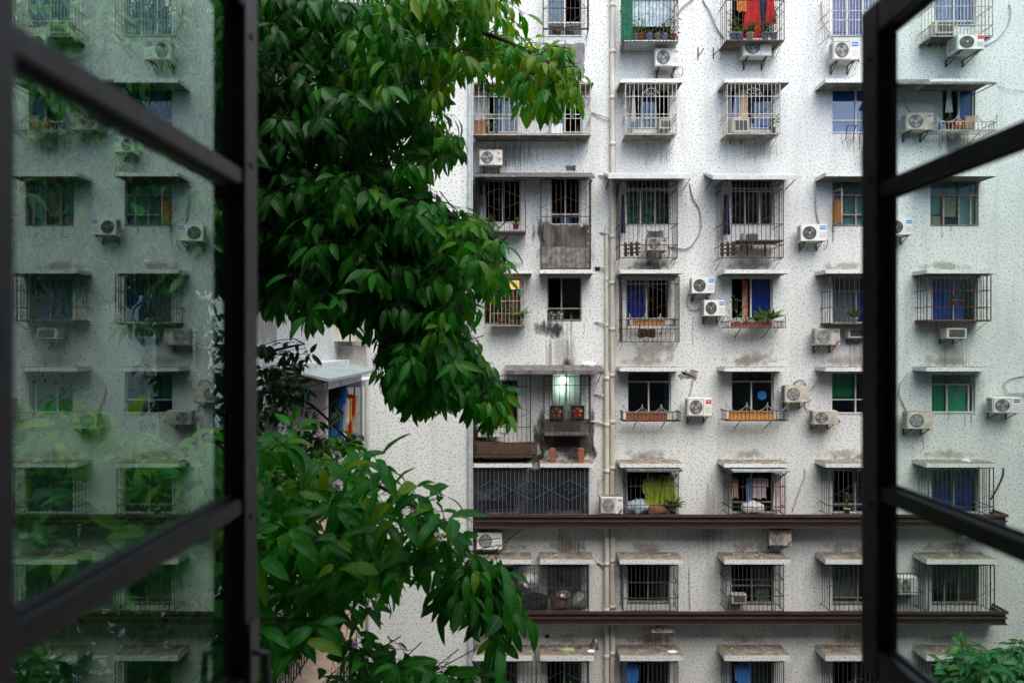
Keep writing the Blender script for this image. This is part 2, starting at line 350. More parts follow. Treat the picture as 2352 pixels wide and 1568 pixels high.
def casement(xg, s, y_free, y_hinge, label, glass):
    """s = +1 / -1: the side of the pane that faces the middle of the opening"""
    root = empty('casement_window', (xg, y_hinge, H-.392), label, 'window', 'casements opened outwards')
    lip, pro = .007, .0170
    a, b = xg - s*lip, xg + s*pro
    y_in = y_free - .037
    def part(name, y0, y1, z0_, z1_, p=pro, l=lip):
        m_ = MB(); m_.box(xg-s*l, xg+s*p, y0, y1, z0_, z1_); return bevel(m_.build(name, PAINT, root), .0016, 2)
    part('stile', y_in, y_free, H-.392, H+.392); part('stile', y_hinge, y_hinge+.045, H-.392, H+.392)
    for sg in (-1, 1):
        z_a, z_b = sorted((H+sg*.354, H+sg*.392)); part('rail', y_hinge+.045, y_in, z_a, z_b)
    for sg in (-1, 1):
        part('glazing_bar', y_hinge+.045, y_in, H+sg*.174-.009, H+sg*.174+.009, .0145, .005)
    for za, zb in ((H-.354, H-.183), (H-.165, H+.165), (H+.183, H+.354)):
        m_ = MB(); m_.cur = 0; X0, X1 = xg, xg - s*.003
        y0, y1 = y_hinge+.045, y_in
        m_.quad((X0,y0,za), (X0,y1,za), (X0,y1,zb), (X0,y0,zb)); m_.cur = 1
        m_.quad((X1,y0,za), (X1,y1,za), (X1,y1,zb), (X1,y0,zb))
        m_.build('glass_pane', [glass, GBACK], root)
    for zc in (H-.30, H, H+.30):
        m_ = MB(); m_.tube([(b+s*.004, y_hinge+.012, zc-.03), (b+s*.004, y_hinge+.012, zc+.03)], .006, 10); m_.box(b, b+s*.003, y_hinge+.012, y_hinge+.034, zc-.028, zc+.028); m_.build('hinge', IRON_G, root)
    m_ = MB()
    for zc in (H-.33, H-.19, H+.19, H+.33): m_.tube([(b, y_in+.018, zc), (b+s*.0016, y_in+.018, zc)], .0035, 8)
    m_.build('screws', IRON_G, root)
    m_ = MB()          # black rubber gasket round every pane
    for za, zb in ((H-.354, H-.183), (H-.165, H+.165), (H+.183, H+.354)):
        y0, y1 = y_hinge+.045, y_in; g = .0035
        for a_ in ((y0, y1, za, za+g), (y0, y1, zb-g, zb), (y0, y0+g, za+g, zb-g), (y1-g, y1, za+g, zb-g)): m_.box(xg+s*.0005, xg+s*.0035, *a_)
    m_.build('gasket', AC_D, root)
    if s < 0: localise(root); return root
    m_ = MB()      # espagnolette latch on the free stile
    zc = H-.392+.055
    m_.box(b, b+s*.004, y_in+.006, y_in+.030, zc-.035, zc+.035); m_.tube([(b+s*.004, y_in+.018, zc), (b+s*.016, y_in+.018, zc), (b+s*.018, y_in+.018, zc-.045)], .004, 8)
    m_.build('latch', mat('latch_metal_'+('a' if s>0 else 'b'), (.16,.15,.15), .4, .7), root)
    localise(root); return root
GBACK = glass_mat('pane_back', (.0,.02), (.94,.99,.97))
GL_L = glass_mat('pane_tinted', (.10,.32), (.84,1.0,.93), haze=.03, hazecol=(.18,.5,.42), gcol=(.74,.96,.90))
GL_R = glass_mat('pane_clear', (.03,.16), (.90,.97,.95), haze=.02, hazecol=(.5,.6,.62))
casement(GX0, +1, .760, .345, 'left casement, whose tinted panes mirror the tiled facade', GL_L)
casement(GX1, -1, .820, .380, 'right casement, clear panes showing the facade through them', GL_R)

# ================================================================ THE FACADE
bld = empty('apartment_building', (0, W, 0), 'white mosaic tiled apartment block with teal specks and rows of caged windows', 'building')
YW, XW, XC = 19.2, -3.967, -1.1756     # wing front, wing side wall, wing corner
ZT = Z(-330)
# window holes: u0,u1,v0,v1 on the wall plane
WIN = []
def win(u0, u1, v0, v1, vm=(.5,), hm=(), fm=None, cur=(), opn=(), sill=True, ow=.05):
    WIN.append(dict(u0=u0, u1=u1, v0=v0, v1=v1, vm=vm, hm=hm, fm=fm or ALU, cur=cur, opn=opn, sill=sill, ow=ow))
cl = CL
# column beside the wing
win(1118,1190,198,305, (.5,), (), ALU, ((.25,1,0,1,'blue_l'),), (0,))
win(1113,1196,412,512, (.5,), (), ALU_G, (), (0,1))
win(1113,1196,640,742, (.5,), (), FRAME_D, ((.7,1,.2,1,'brown'),), (0,1))
win(1113,1190,872,975, (.5,), (), ALU_G, (), (0,))
win(1100,1185,1078,1172, (.6,), (), WOOD_D, (), (0,1))
win(1105,1190,1300,1388, (.5,), (), WOOD_O, (), (0,))
win(1105,1190,1520,1610, (.5,), (), ALU_G, ((0,.4,.5,1,'grey'),), ())
# second column
win(1257,1338,-30,84, (.5,), (.70,), ALU, ((0,.5,0,.7,'blue_l'),), (1,))
win(1258,1338,198,305, (.5,), (), ALU, ((0,.5,0,1,'blue_l'),), (1,))
win(1265,1333,408,516, (.5,), (.77,), ALU, ((.33,.66,.78,1,'sky'),), (0,1))
win(1257,1336,636,736, (.42,), (.72,), WOOD_O, (), (0,))
win(1267,1335,856,975, (.5,), (.62,), ALU_G, (), (), False)
win(1215,1340,1078,1172, (.3,.6), (), WOOD_D, (), (0,1))
win(1256,1336,1298,1372, (.5,), (.72,), WOOD_O, (), (0,))
win(1256,1336,1520,1610, (.5,), (), ALU_G, (), (0,))
# third column
win(1443,1545,-40,95, (), (), ALU, ((0,1,0,.72,'floral'),), (0,))
win(1443,1538,200,296, (.33,.68), (.72,), ALU, ((.33,.68,0,.72,'blue'),(.0,1,.75,1,'blue_l')), (0,2))
win(1438,1541,410,517, (.33,.66), (.25,), ALU, ((0,.66,.27,1,'leafy'),(.66,1,.2,1,'green_d'),(0,1,0,.25,'green_d')), ())  # no curtain in the left panes: green sheet imitates foliage mirrored in the glass
win(1438,1538,640,733, (.48,), (), ALU, ((.03,.47,0,1,'blue_d'),), (1,))
win(1441,1541,852,948, (.5,), (.26,), ALU, ((.88,1,.3,1,'navy'),), ())
win(1440,1540,1080,1178, (.5,), (.75,), ALU, (), (0,1))
win(1441,1538,1297,1384, (.50,), (), WOOD_O, ((.55,.95,0,1,'green_d'),(.78,.92,0,1,'grey')), (0,))
win(1441,1538,1520,1612, (.5,), (.6,), ALU_G, (), (0,))
# fourth column
win(1680,1778,-40,95, (.5,), (), ALU, ((.8,1,0,1,'sky'),), (0,))
win(1680,1776,200,296, (.5,), (.68,), ALU, ((.45,.95,0,1,'blue'),), (0,))
win(1680,1778,412,517, (.33,.68), (.25,), ALU, ((0,.08,.3,1,'green'),(.7,.95,.3,1,'green_d')), ())
win(1680,1775,637,733, (.49,), (), ALU, ((.30,.46,.05,1,'redflower'),(.52,1,0,1,'blue_d')), (0,))
win(1680,1777,852,946, (.49,), (.26,), ALU, (), ())
win(1680,1777,1080,1178, (.5,), (.75,), ALU, (), (0,1))
win(1680,1778,1297,1386, (.5,), (.55,), WOOD_O, ((.62,.95,0,1,'grey'),), (0,))
win(1680,1778,1520,1612, (.45,), (.6,), ALU_G, ((.5,.9,0,1,'green_d'),), (0,))
# fifth column (its right half is behind the open casement, seen in the mirror pane)
win(1912,2022,-40,84, (.33,.66), (), ALU, ((.03,.97,0,1,'blue_d'),), ())
win(1912,2020,203,306, (.52,), (.70,), ALU, ((0,1,0,1,'blue'),), ())
win(1912,2020,414,518, (.22,.52,.8), (.32,.75), WOOD_O, ((.0,1,0,1,'teal'),), (0,))
win(1912,2022,637,742, (.52,), (), ALU_G, ((.0,.50,0,1,'lilac'),(.54,1,0,1,'blue_d')), ())
win(1911,2020,855,950, (.52,), (.66,), ALU, ((0,.5,0,.62,'green'),), ())
win(1912,2022,1080,1178, (.5,), (.8,), ALU_G, ((.6,1,0,1,'navy'),), (0,))
win(1912,2022,1297,1386, (.55,), (.86,), WOOD_O, ((.05,.6,0,1,'grey'),), ())
win(1912,2022,1520,1612, (.5,), (), ALU_G, (), (0,))
# sixth column
win(2146,2242,-40,60, (.5,), (.86,), ALU, ((.03,1,0,1,'blue_d'),), ())
win(2164,2240,200,288, (.55,), (), ALU, ((.06,.16,0,1,'tan'),(.3,.42,0,1,'brown'),(.58,1,0,1,'blue')), (0,))
win(2137,2248,414,518, (.30,.62,.86), (.32,), WOOD_O, ((.0,.28,.1,.75,'teal'),(.33,.60,.33,.8,'tan'),(0,.28,.76,1,'tan'),(.64,1,0,1,'teal'),(0,.6,0,.3,'teal')), ())
win(2142,2246,637,737, (.5,), (), ALU, ((.02,.75,0,1,'blue'),), ())
win(2140,2240,858,948, (.38,.88), (.28,), ALU, ((.0,.36,.3,1,'green'),(.40,.86,.3,1,'green_b')), ())
win(2140,2248,1078,1178, (.5,), (), ALU_G, ((.1,.95,0,1,'blue_d'),), ())
win(2140,2248,1297,1386, (.3,.6), (), WOOD_O, ((.66,1,0,1,'brown'),), ())
win(2140,2248,1520,1612, (.5,), (), ALU_G, (), ())

def wall_with_holes(x0, x1, z0, z1, holes, y, dep):
    xs = sorted({x0, x1, *[h[0] for h in holes], *[h[1] for h in holes]}); zs = sorted({z0, z1, *[h[2] for h in holes], *[h[3] for h in holes]})
    m_ = MB()
    for i in range(len(xs)-1):
        for j in range(len(zs)-1):
            a, b, c, d = xs[i], xs[i+1], zs[j], zs[j+1]; mx, mz = (a+b)/2, (c+d)/2
            if any(h[0] < mx < h[1] and h[2] < mz < h[3] for h in holes): continue
            m_.quad((a,y,c), (b,y,c), (b,y,d), (a,y,d))
    for a, b, c, d in holes:
        m_.quad((a,y,c), (a,y+dep,c), (a,y+dep,d), (a,y,d)); m_.quad((b,y,c), (b,y,d), (b,y+dep,d), (b,y+dep,c))
        m_.quad((a,y,c), (b,y,c), (b,y+dep,c), (a,y+dep,c)); m_.quad((a,y,d), (a,y+dep,d), (b,y+dep,d), (b,y,d))
    return m_
holes = [(X(w['u0']), X(w['u1']), Z(w['v1']), Z(w['v0'])) for w in WIN]
mb = wall_with_holes(XC, 26.0, 0, ZT, holes, W, .2)
mb.build('wall', TILE, bld)
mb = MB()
mb.box(XW-.003, XC, YW, 26, 0, ZT); mb.box(-14, XW, .332, 26, 0, ZT); m2_ = MB(); m2_.box(24.0, 26.0, .332, W-.002, 0, ZT); m2_.build('wing_or_blocker_wall', TILE, bld)  # right-hand block is out of view, added to shut out light from that side
mb.build('wing_or_blocker_wall', TILE, bld)
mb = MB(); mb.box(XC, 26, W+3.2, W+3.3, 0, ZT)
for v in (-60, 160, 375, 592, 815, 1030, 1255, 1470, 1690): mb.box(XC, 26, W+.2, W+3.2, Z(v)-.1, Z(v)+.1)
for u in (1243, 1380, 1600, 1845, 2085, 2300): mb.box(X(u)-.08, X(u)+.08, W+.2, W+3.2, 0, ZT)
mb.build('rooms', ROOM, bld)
# roof and parapet
mb = MB(); mb.box(XC, 26, W-.25, W+3.4, ZT, ZT+.4); mb.box(-14, XC, YW-.25, 26, ZT+.003, ZT+.4); mb.box(-14, XW+.25, 3.0, YW-.25, ZT+.003, ZT+.4)
mb.build('roof', CONC, bld)

def sheet(x0, x1, z0, z1, y, waves=5, amp=.02, th=.004):
    m_ = MB(); n = max(8, waves*6); pts = []
    ph = random.random()*6
    for i in range(n+1):
        t = i/n; pts.append((x0+(x1-x0)*t, y+amp*math.sin(t*waves*6.283+ph)+amp*.4*math.sin(t*waves*2.7*6.283)))
    for i in range(n):
        (a, ya), (b, yb) = pts[i], pts[i+1]; m_.quad((a,ya,z0), (b,yb,z0), (b,yb,z1), (a,ya,z1))
    m_.quad(*[(pts[k][0], pts[k][1]+th, z) for k, z in ((0,z0),(n,z0),(n,z1),(0,z1))]) if amp < .003 else None
    return m_
for w in WIN:
    a, b, c, d = X(w['u0']), X(w['u1']), Z(w['v1']), Z(w['v0']); y0, y1 = W+.07, W+.12; fw = w['ow']*.8
    m_ = MB()
    m_.box(a, a+fw, y0, y1, c, d); m_.box(b-fw, b, y0, y1, c, d); m_.box(a+fw, b-fw, y0, y1, c, c+fw); m_.box(a+fw, b-fw, y0, y1, d-fw, d)
    hz = [d] + [d-(d-c)*f for f in w['hm']] + [c]; vx = [a] + [a+(b-a)*f for f in w['vm']] + [b]
    for f in w['hm']: z_ = d-(d-c)*f; m_.box(a+fw, b-fw, y0+.003, y1-.003, z_-.02, z_+.02)
    for x_ in vx[1:-1]:
        top = d if not w['hm'] or w['hm'][0] > .4 else hz[1]
        m_.box(x_-.022, x_+.022, y0-.006, y1-.006, c+fw, top-.02)
    fo = m_.build('window', w['fm'], bld)
    main = max(range(len(hz)-1), key=lambda k: hz[k]-hz[k+1])
    for k in range(len(hz)-1):
        for i in range(len(vx)-1):
            if k == main and i in w['opn']: continue
            p = MB(); p.box(vx[i]+.02, vx[i+1]-.02, y0+.02, y0+.026, hz[k+1]+.02, hz[k]-.02); p.build('pane', WGLASS, fo)
    for f0, f1, g0, g1, m__ in w['cur']:
        wv = 1 if m__ in ('leafy', 'blue', 'green_b') and random.random() < .5 else max(2, int((f1-f0)*9))
        s_ = sheet(a+(b-a)*f0+.01, a+(b-a)*f1-.01, d-(d-c)*g1+.02, d-(d-c)*g0-.02, W+.17, wv, .016)
        s_.build('curtain', cl[m__], fo)
    if w['sill']:
        p = MB(); p.box(a+.003, b-.003, W-.025, W+.069, c+.001, c+.028); p.build('sill', CONC if w['fm'] in (WOOD_O, WOOD_D, FRAME_D) else TILE, fo)

# ---- concrete canopies over the windows (front edge measured at their own depth)
def canopy(u0, u1, v0, v1, dep=.70, dirty=True):
    Y = W-dep; a, b, z1_, z0_ = X(u0,Y), X(u1,Y), Z(v0,Y), Z(v1,Y)
    m_ = MB(); m_.cur = 0
    n = 10
    for s0 in ((0,),):
        m_.quad((a,Y,z0_),(b,Y,z0_),(b,Y,z1_),(a,Y,z1_)); m_.quad((a,W,z0_),(a,Y,z0_),(a,Y,z1_),(a,W,z1_)); m_.quad((b,Y,z0_),(b,W,z0_),(b,W,z1_),(b,Y,z1_))
    m_.cur = 1; m_.quad((a,Y,z1_),(b,Y,z1_),(b,W,z1_),(a,W,z1_)); m_.quad((a,W,z0_),(b,W,z0_),(b,Y,z0_),(a,Y,z0_))
    o_ = m_.build('canopy', [TILE, CONC_DIRT], bld)
    if dirty:
        q = MB(); rnd = random.Random(int(u0*7+v0))
        for k in range(90):
            x_, y_, s_ = rnd.uniform(a+.03, b-.03), W-.02-abs(rnd.gauss(0,.28))*dep*1.2, rnd.uniform(.008,.035)
            if y_ < Y+.04: y_ = rnd.uniform(Y+.05, W-.05)
            an = rnd.random()*3; dx, dy = s_*math.cos(an), s_*math.sin(an); h_ = s_*rnd.uniform(.3,.9)
            q.v += [(x_-dx,y_-dy,z1_+.001),(x_+dy,y_-dx,z1_+.001),(x_+dx,y_+dy,z1_+.001),(x_-dy,y_+dx,z1_+.001),(x_,y_,z1_+h_)]
            n_ = len(q.v)-5
            for t in ((0,1,4),(1,2,4),(2,3,4),(3,0,4)): q.f.append(tuple(n_+i for i in t)); q.m.append(rnd.choice((0,0,0,1,2)))
        q.build('debris', [CONC_DIRT, CARD, WHITE_T], o_)['kind'] = 'stuff'
        # damp brown rim where the slab meets the wall
        g_ = MB(); g_.quad((a+.1,W-.004,z1_-.02),(b-.1,W-.004,z1_-.02),(b-.1,W-.004,z1_+.34),(a+.1,W-.004,z1_+.34)); g_.build('stain', G_BROWN, o_)
    return o_
ROWS = {1:(181,190), 2:(396,405), 3:(619,628), 4:(843.5,852.5), 5:(1064,1073), 6:(1284,1295), 7:(1504,1517)}
COLS = {'A':(1087,1222), 'B':(1240,1364), 'C':(1424,1568), 'D':(1664,1814), 'E':(1896,2044), 'F':(2128,2290)}
for r, (v0, v1) in ROWS.items():
    for c_, (u0, u1) in COLS.items():
        if r == 2 and c_ in 'ABCD': continue
        if r == 4 and c_ in 'AB': continue
        if r == 1 and c_ == 'F': u0, u1 = 2136, 2276
        dv = {1:3, 2:2, 3:1}.get(r, 0) if c_ == 'F' else 0
        canopy(u0, u1, v0, v1, .70, r >= 3)

# ---- patches of bare cement and soot on the wall
def patch(name, pts, m_, y=None, th=.02):
    y = W if y is None else y
    q = MB(); q.prism([(X(u,y-th), y-th, Z(v,y-th)) for u, v in pts], (0, th-.001, 0)); return q.build(name, m_, bld)
def jag(u0, u1, v0, v1, j=3, n=9, seed=1):
    r = random.Random(seed); pts = []
    for i in range(n): pts.append((u0+(u1-u0)*i/n, v0+r.uniform(-j,j)))
    for i in range(n): pts.append((u1+r.uniform(-j,j), v0+(v1-v0)*i/n))
    for i in range(n): pts.append((u1-(u1-u0)*i/n, v1+r.uniform(-j,j)))
    for i in range(n): pts.append((u0+r.uniform(-j,j), v1-(v1-v0)*i/n))
    return pts
patch('cement_patch', jag(1248,1352,517,573,5,12,3), CONC_DARK)
patch('cement_patch', jag(1243,1355,568,617,2,9,4), CONC, th=.05)
patch('cement_patch', jag(1250,1342,100,182,2,7,5), mat('grey_cement_patch', (.30,.30,.31), .95, col2=(.13,.13,.14), scale=4))
patch('cement_patch', jag(1246,1358,960,1035,4,10,6), CONC_DARK)
patch('cement_patch', jag(1272,1332,968,1027,1,5,7), DARK, th=.03)
patch('cement_patch', jag(1562,1601,853,872,6,6,8), CONC, th=.012)
patch('cement_patch', jag(1947,1982,1357-575,1366-575,4,5,9), CONC, th=.012)
patch('wall_hole', jag(1367,1378,610,623,1.5,4,10), DARK, th=.006)
patch('wall_hole', jag(1301,1322,380,390,2,4,11), CONC_DARK, th=.03)
patch('wall_hole', jag(1252,1262,1456,1464,1,4,12), DARK, th=.006)
patch('wall_hole', jag(1486,1525,530,560,2,5,13), CONC_DARK, th=.004)
patch('wall_hole', jag(1466,1505,755,775,2,5,14), mat('brick_recess', (.10,.05,.035), .95), th=.004)
for (u, v, w_, h_, m_) in ((1300,560,70,60,G_DARK),(1305,810,14,55,G_STREAK),(1290,800,40,60,G_STREAK),(1262,810,10,50,G_STREAK),(1303,838,22,22,G_DARK),(1500,604,70,22,G_BROWN),(1495,612,45,16,G_DARK),(1735,606,60,18,G_BROWN),
        (1490,1055,60,16,G_BROWN),(1500,1276,60,18,G_BROWN),(1735,1270,60,14,G_BROWN),(1310,1262,40,45,G_MOSS),(1290,1235,30,50,G_STREAK),(1100,460,20,70,G_DARK),(1092,1010,30,60,G_DARK),(1225,1052,60,16,G_DARK),
        (1250,530,30,50,G_DARK),(1245,1000,26,60,G_DARK),(1355,990,14,60,G_DARK),(1330,1040,60,24,G_DARK),(1500,800,70,30,G_BROWN),(2200,330,50,35,G_MOSS),(1265,755,50,26,G_DARK),(1500,350,60,40,G_STREAK),(1745,345,60,30,G_STREAK),
        (1165,356,90,40,G_MOSS),(1960,325,30,40,G_STREAK),(1965,820,25,60,G_STREAK),(1500,1440,70,60,G_STREAK),(1960,1445,60,50,G_STREAK),(1630,1200,40,90,G_STREAK),(2200,1275,60,16,G_BROWN),(1960,1275,60,16,G_BROWN),(1735,820,60,24,G_BROWN),(1960,1055,60,14,G_BROWN),(2195,815,40,60,G_STREAK)):
    q = MB(); q.quad((X(u-w_),W-.0025,Z(v+h_)), (X(u+w_),W-.0025,Z(v+h_)), (X(u+w_),W-.0025,Z(v-h_)), (X(u-w_),W-.0025,Z(v-h_))); q.build('stain', m_, bld)

rs = random.Random(5)
for w in WIN:
    if w['v0'] < 0: continue
    for k in range(rs.randint(2,4)):
        u = rs.choice((w['u0'], w['u1']))+rs.uniform(-12,12) if rs.random() < .6 else rs.uniform(w['u0'], w['u1']); L_ = rs.uniform(18,46); wd = rs.uniform(1.2,4)
        q = MB(); va = w['v1']+2; yy = W-.0035-.0002*k
        q.quad((X(u-wd),yy,Z(va+L_)), (X(u+wd),yy,Z(va+L_)), (X(u+wd),yy,Z(va-L_*.5)), (X(u-wd),yy,Z(va-L_*.5))); q.build('stain', rs.choice((G_STREAK, G_STREAK, G_MOSS, G_BROWN)), bld)
# ---- wing side wall: canopies, the laundry window and the cement box
def side_box(name, y0, y1, z0, z1, dep, mats, x_in=XW):
    q = MB(); q.box(x_in, x_in+dep, y0, y1, z0, z1); return q.build(name, mats, bld)
side_box('canopy', 12.0, 14.9, H-.86, H-.72, .68, TILE); side_box('canopy', 14.905, 16.9, H-1.0, H-.86, .68, TILE)
side_box('canopy', 12.6, 14.9, H-.719, H-.40, .42, TILE)
side_box('cement_box', 15.6, 17.0, H-.80, H-.1, .34, PLASTER); side_box('cement_box', 15.2, 16.9, H+.0, H+1.0, .5, PLASTER)
for yy0, yy1, zz0, zz1 in ((15.6,18.0,H-2.7,H-1.1),(9.3,11.6,H-2.6,H-1.0),(13.6,16.6,H-5.9,H-4.4),(9.2,12.6,H-5.9,H-4.4),(9.6,12.2,H+.9,H+2.3),(14.8,17.4,H+2.2,H+3.6),(9.2,12.2,H+4.4,H+5.8)):
    q = MB(); s_ = .05
    q.box(XW-.02,XW+.03,yy0,yy1,zz0,zz0+s_); q.box(XW-.02,XW+.03,yy0,yy1,zz1-s_,zz1)
    for k in range(4):
        yk = yy0+(yy1-yy0-s_)*k/3; q.box(XW-.02,XW+.028,yk,yk+s_,zz0+s_,zz1-s_)
    fo = q.build('window', ALU_G, bld)
    q = MB(); q.box(XW-.01,XW+.006,yy0+s_,yy1-s_,zz0+s_,zz1-s_); q.build('pane', mat('dark_pane', (.02,.025,.03), .08, spec=.6), fo)
    q = MB(); q.box(XW+.003,XW+.6,yy0-.2,yy1+.2,zz1+.12,zz1+.24)
    if zz0 > H or zz0 < H-5: q.build('canopy', TILE, bld)

for (y_, z0_, z1_, m__) in ((8.0,0,ZT,PIPE_W),(13.05,H+.2,ZT,PIPE_W),(18.4,0,ZT,PIPE)):
    q = MB(); q.tube([(XW+.06,y_,z0_),(XW+.06,y_,z1_)], .045, 8); q.build('drainpipe', m__, bld, True)
for (y_, z_, w_, h_, m__) in ((17.2,H-.2,.8,1.3,G_STREAK),(12,H-1.0,1.2,.9,G_STREAK),(10.5,H+.4,1.0,1.0,G_BROWN),(14.5,H-3.0,1.5,.7,G_BROWN),(16.5,H+2.0,.9,1.6,G_STREAK)):
    q = MB(); q.quad((XW+.0025,y_-w_,z_-h_),(XW+.0025,y_+w_,z_-h_),(XW+.0025,y_+w_,z_+h_),(XW+.0025,y_-w_,z_+h_)); q.build('stain', m__, bld)
# ---- drainpipes
def pipe(u, v0, v1, r, y=None, m_=PIPE, col=105, parent=bld):
    y = y or W-r-.02
    q = MB(); x_ = X(u, y); za, zb = Z(v0, y), Z(v1, y)
    q.lathe((x_, y, 0), [(r, zb), (r, za)], 12)
    z_ = za-.2 - (u % 7)*.1
    while z_ > zb: q.lathe((x_, y, 0), [(r*1.01, z_-.06), (r*1.16, z_-.055), (r*1.16, z_+.055), (r*1.01, z_+.06)], 12); z_ -= col/75
    q.build('drainpipe', m_, parent, True)
pipe(1407, -320, 1990, .082); pipe(1393.5, 850, 1990, .082); pipe(1393, 520, 850, .05)
for (u0,v0,u1,v1) in ((1357,258,1400,272),(1378,533,1402,537),(1366,905,1386,908),(1366,739,1388,742),(1366,612,1390,615),(1357,967,1386,972),(1372,1290,1390,1300),(1375,402,1400,405)):
    q = MB(); q.tube([P(u0,v0,W-.03), P((u0+u1)/2,(v0+v1)/2-1,W-.07), P(u1,v1,W-.09)], .026, 6); q.build('branch_pipe', PIPE_W, bld)
q = MB(); q.tube([(XC-.02, YW-.05, 0), (XC-.02, YW-.05, ZT)], .05, 8); q.build('corner_pipe', mat('corner_trim', (.42,.50,.55), .5), bld)
q = MB(); q.tube([(XC+.055, YW-.02, 0), (XC+.055, YW-.02, ZT)], .02, 6); q.build('corner_pipe', PIPE_W, bld)
q = MB(); q.tube([P(1362,1478,W-.03), P(1362,1470,W-.2), P(1368,1467,W-.26), P(1371,1478,W-.26), P(1372,1490,W-.26)], .05, 8); q.build('vent_pipe', mat('foil_duct', (.45,.46,.46), .35, .7), bld, True)
localise(bld)

# ================================================================ SECURITY CAGES
def screen_mat(name, col, f0, f1):
    m = bpy.data.materials.new(name); m.use_nodes = True; n = m.node_tree; L = n.links.new; b = n.nodes['Principled BSDF']; b.inputs['Base Color'].default_value = (*col,1); b.inputs['Roughness'].default_value = .8
    g = n.nodes.new('ShaderNodeNewGeometry'); t = n.nodes.new('ShaderNodeTexNoise'); t.inputs['Scale'].default_value = 3; t.inputs['Detail'].default_value = 6; L(g.outputs['Position'], t.inputs['Vector'])
    r = n.nodes.new('ShaderNodeMapRange'); r.inputs[1].default_value = .35; r.inputs[2].default_value = .65; r.inputs[3].default_value = f0; r.inputs[4].default_value = f1; L(t.outputs['Fac'], r.inputs[0])
    tr = n.nodes.new('ShaderNodeBsdfTransparent'); mx = n.nodes.new('ShaderNodeMixShader'); L(r.outputs[0], mx.inputs[0]); L(tr.outputs[0], mx.inputs[1]); L(b.outputs[0], mx.inputs[2]); L(mx.outputs[0], n.nodes['Material Output'].inputs[0]); return m
SCREEN = screen_mat('insect_screen', (.010,.014,.020), .20, .80); SCREEN2 = screen_mat('torn_screen', (.03,.033,.036), .15, .5)
def cage(label, u0, u1, v0, v1, dep=.62, n=9, hs=(0,1), m_=None, style=None, br=.0085, tray=None, group='window cages', low=None, sides=3, ftop=False):
    m_ = m_ or IRON; Y = W-dep; a, b, zt, zb = X(u0,Y), X(u1,Y), Z(v0,Y), Z(v1,Y)
    root = empty('window_cage', ((a+b)/2, W, zb), label, 'window cage', group)
    q = MB(); h_ = zt-zb
    for x_ in (a, b):
        q.box(x_-br*1.3, x_+br*1.3, Y-br*1.3, Y+br*1.3, zb, zt)
    for f in hs:
        z_ = zt-h_*f; t = br*1.15
        q.box(a, b, Y-t-.0007, Y+t+.0007, z_-t, z_+t)
        for x_ in (a, b): q.box(x_-t*.98, x_+t*.98, Y+t, W-.001, z_-t*.98, z_+t*.98)
    q.build('frame', m_, root)
    q = MB(); zt_ = zt if low is None else zt
    for i in range(1, n+1):
        x_ = a+(b-a)*i/(n+1); q.box(x_-br*.8, x_+br*.8, Y-br*.8-.0003, Y+br*.8+.0003, zb+.001, zt-.001)
    for x_ in (a, b):
        for k in range(1, sides+1):
            y_ = Y+dep*k/(sides+1); q.box(x_-br*.8, x_+br*.8, y_-br*.8, y_+br*.8, zb+.001, zt-.001)
    q.build('bars', m_, root)
    c_ = (a+b)/2; Yo = Y-br*1.6
    if style:
        q = MB()
        if style.startswith('diamond'):
            k = int(style[7:] or 1); wd = (b-a)/k
            f0, f1 = (.16,.58) if k == 1 else (.25,.68)
            if low: f0, f1 = low
            for i in range(k):
                xa, xb = a+wd*i, a+wd*(i+1); xc = (xa+xb)/2; z1_, z2_ = zt-h_*f0, zt-h_*f1; zc = (z1_+z2_)/2
                for p0, p1 in (((xa,zc),(xc,z1_)),((xc,z1_),(xb,zc)),((xb,zc),(xc,z2_)),((xc,z2_),(xa,zc))):
                    q.tube([(p0[0],Yo,p0[1]), (p1[0],Yo,p1[1])], br*.8, 4)
                q.tube([(xc-.16,Yo,zc+.03),(xc-.04,Yo,zc+.01),(xc,Yo,zc-.03),(xc+.04,Yo,zc+.01),(xc+.16,Yo,zc+.03)], br*.7, 4)
                q.tube([(xc-.05,Yo,zc-.08),(xc+.05,Yo,zc-.08)], br*.7, 4)
        if style in ('fan', 'fan3'):
            cs = [c_] if style == 'fan' else [a+(b-a)*.15, a+(b-a)*.42, a+(b-a)*.84]
            zz = zt-h_*(hs[1]); r_ = min(.24, (zt-zz)*.92)
            for x_ in cs:
                q.ring((x_,Yo,zz), r_, br*.8, 14, 0, 180); q.ring((x_,Yo,zz), r_*.36, br*.8, 10, 0, 180)
                for an in (30, 60, 90, 120, 150):
                    q.tube([(x_+r_*.36*math.cos(R(an)),Yo,zz+r_*.36*math.sin(R(an))), (x_+r_*math.cos(R(an)),Yo,zz+r_*math.sin(R(an)))], br*.6, 4)
                zr = zt-h_*(hs[2]+hs[3])/2; q.ring((x_,Yo,zr), .034, br*.6, 10); q.ring((x_,Yo,zr), .017, br*.5, 8)
        if style == 'ring':
            zr = zt-h_*.35; q.ring((c_,Yo,zr), .05, br*.7, 10); q.ring((c_,Yo,zr), .025, br*.5, 8)
        q.build('ornament', m_, root)
    if style in ('diamond3', 'diamond2'):
        q = MB(); q.box(a+.02, b-.02, Y+.03, Y+.034, zb+.02, zt-.02); q.box(b-.02, b-.016, Y+.04, W-.01, zb+.02, zt-.02); q.build('insect_screen', SCREEN if style == 'diamond3' else SCREEN2, root)
    if tray:
        q = MB(); th = .03
        q.box(a+.02, b-.02, Y+.02, W-.002, zb+.012, zb+.012+th); q.build('tray', tray, root)
    q = MB()
    for x_ in (a+.02, b-.02):
        q.tube([(x_, Y+.05, zb-.002), (x_, W-.003, zb-.28)], br*.9, 4)
    if v0 < 1000 and style not in ('diamond3',): q.build('brace', m_, root)
    localise(root); return root
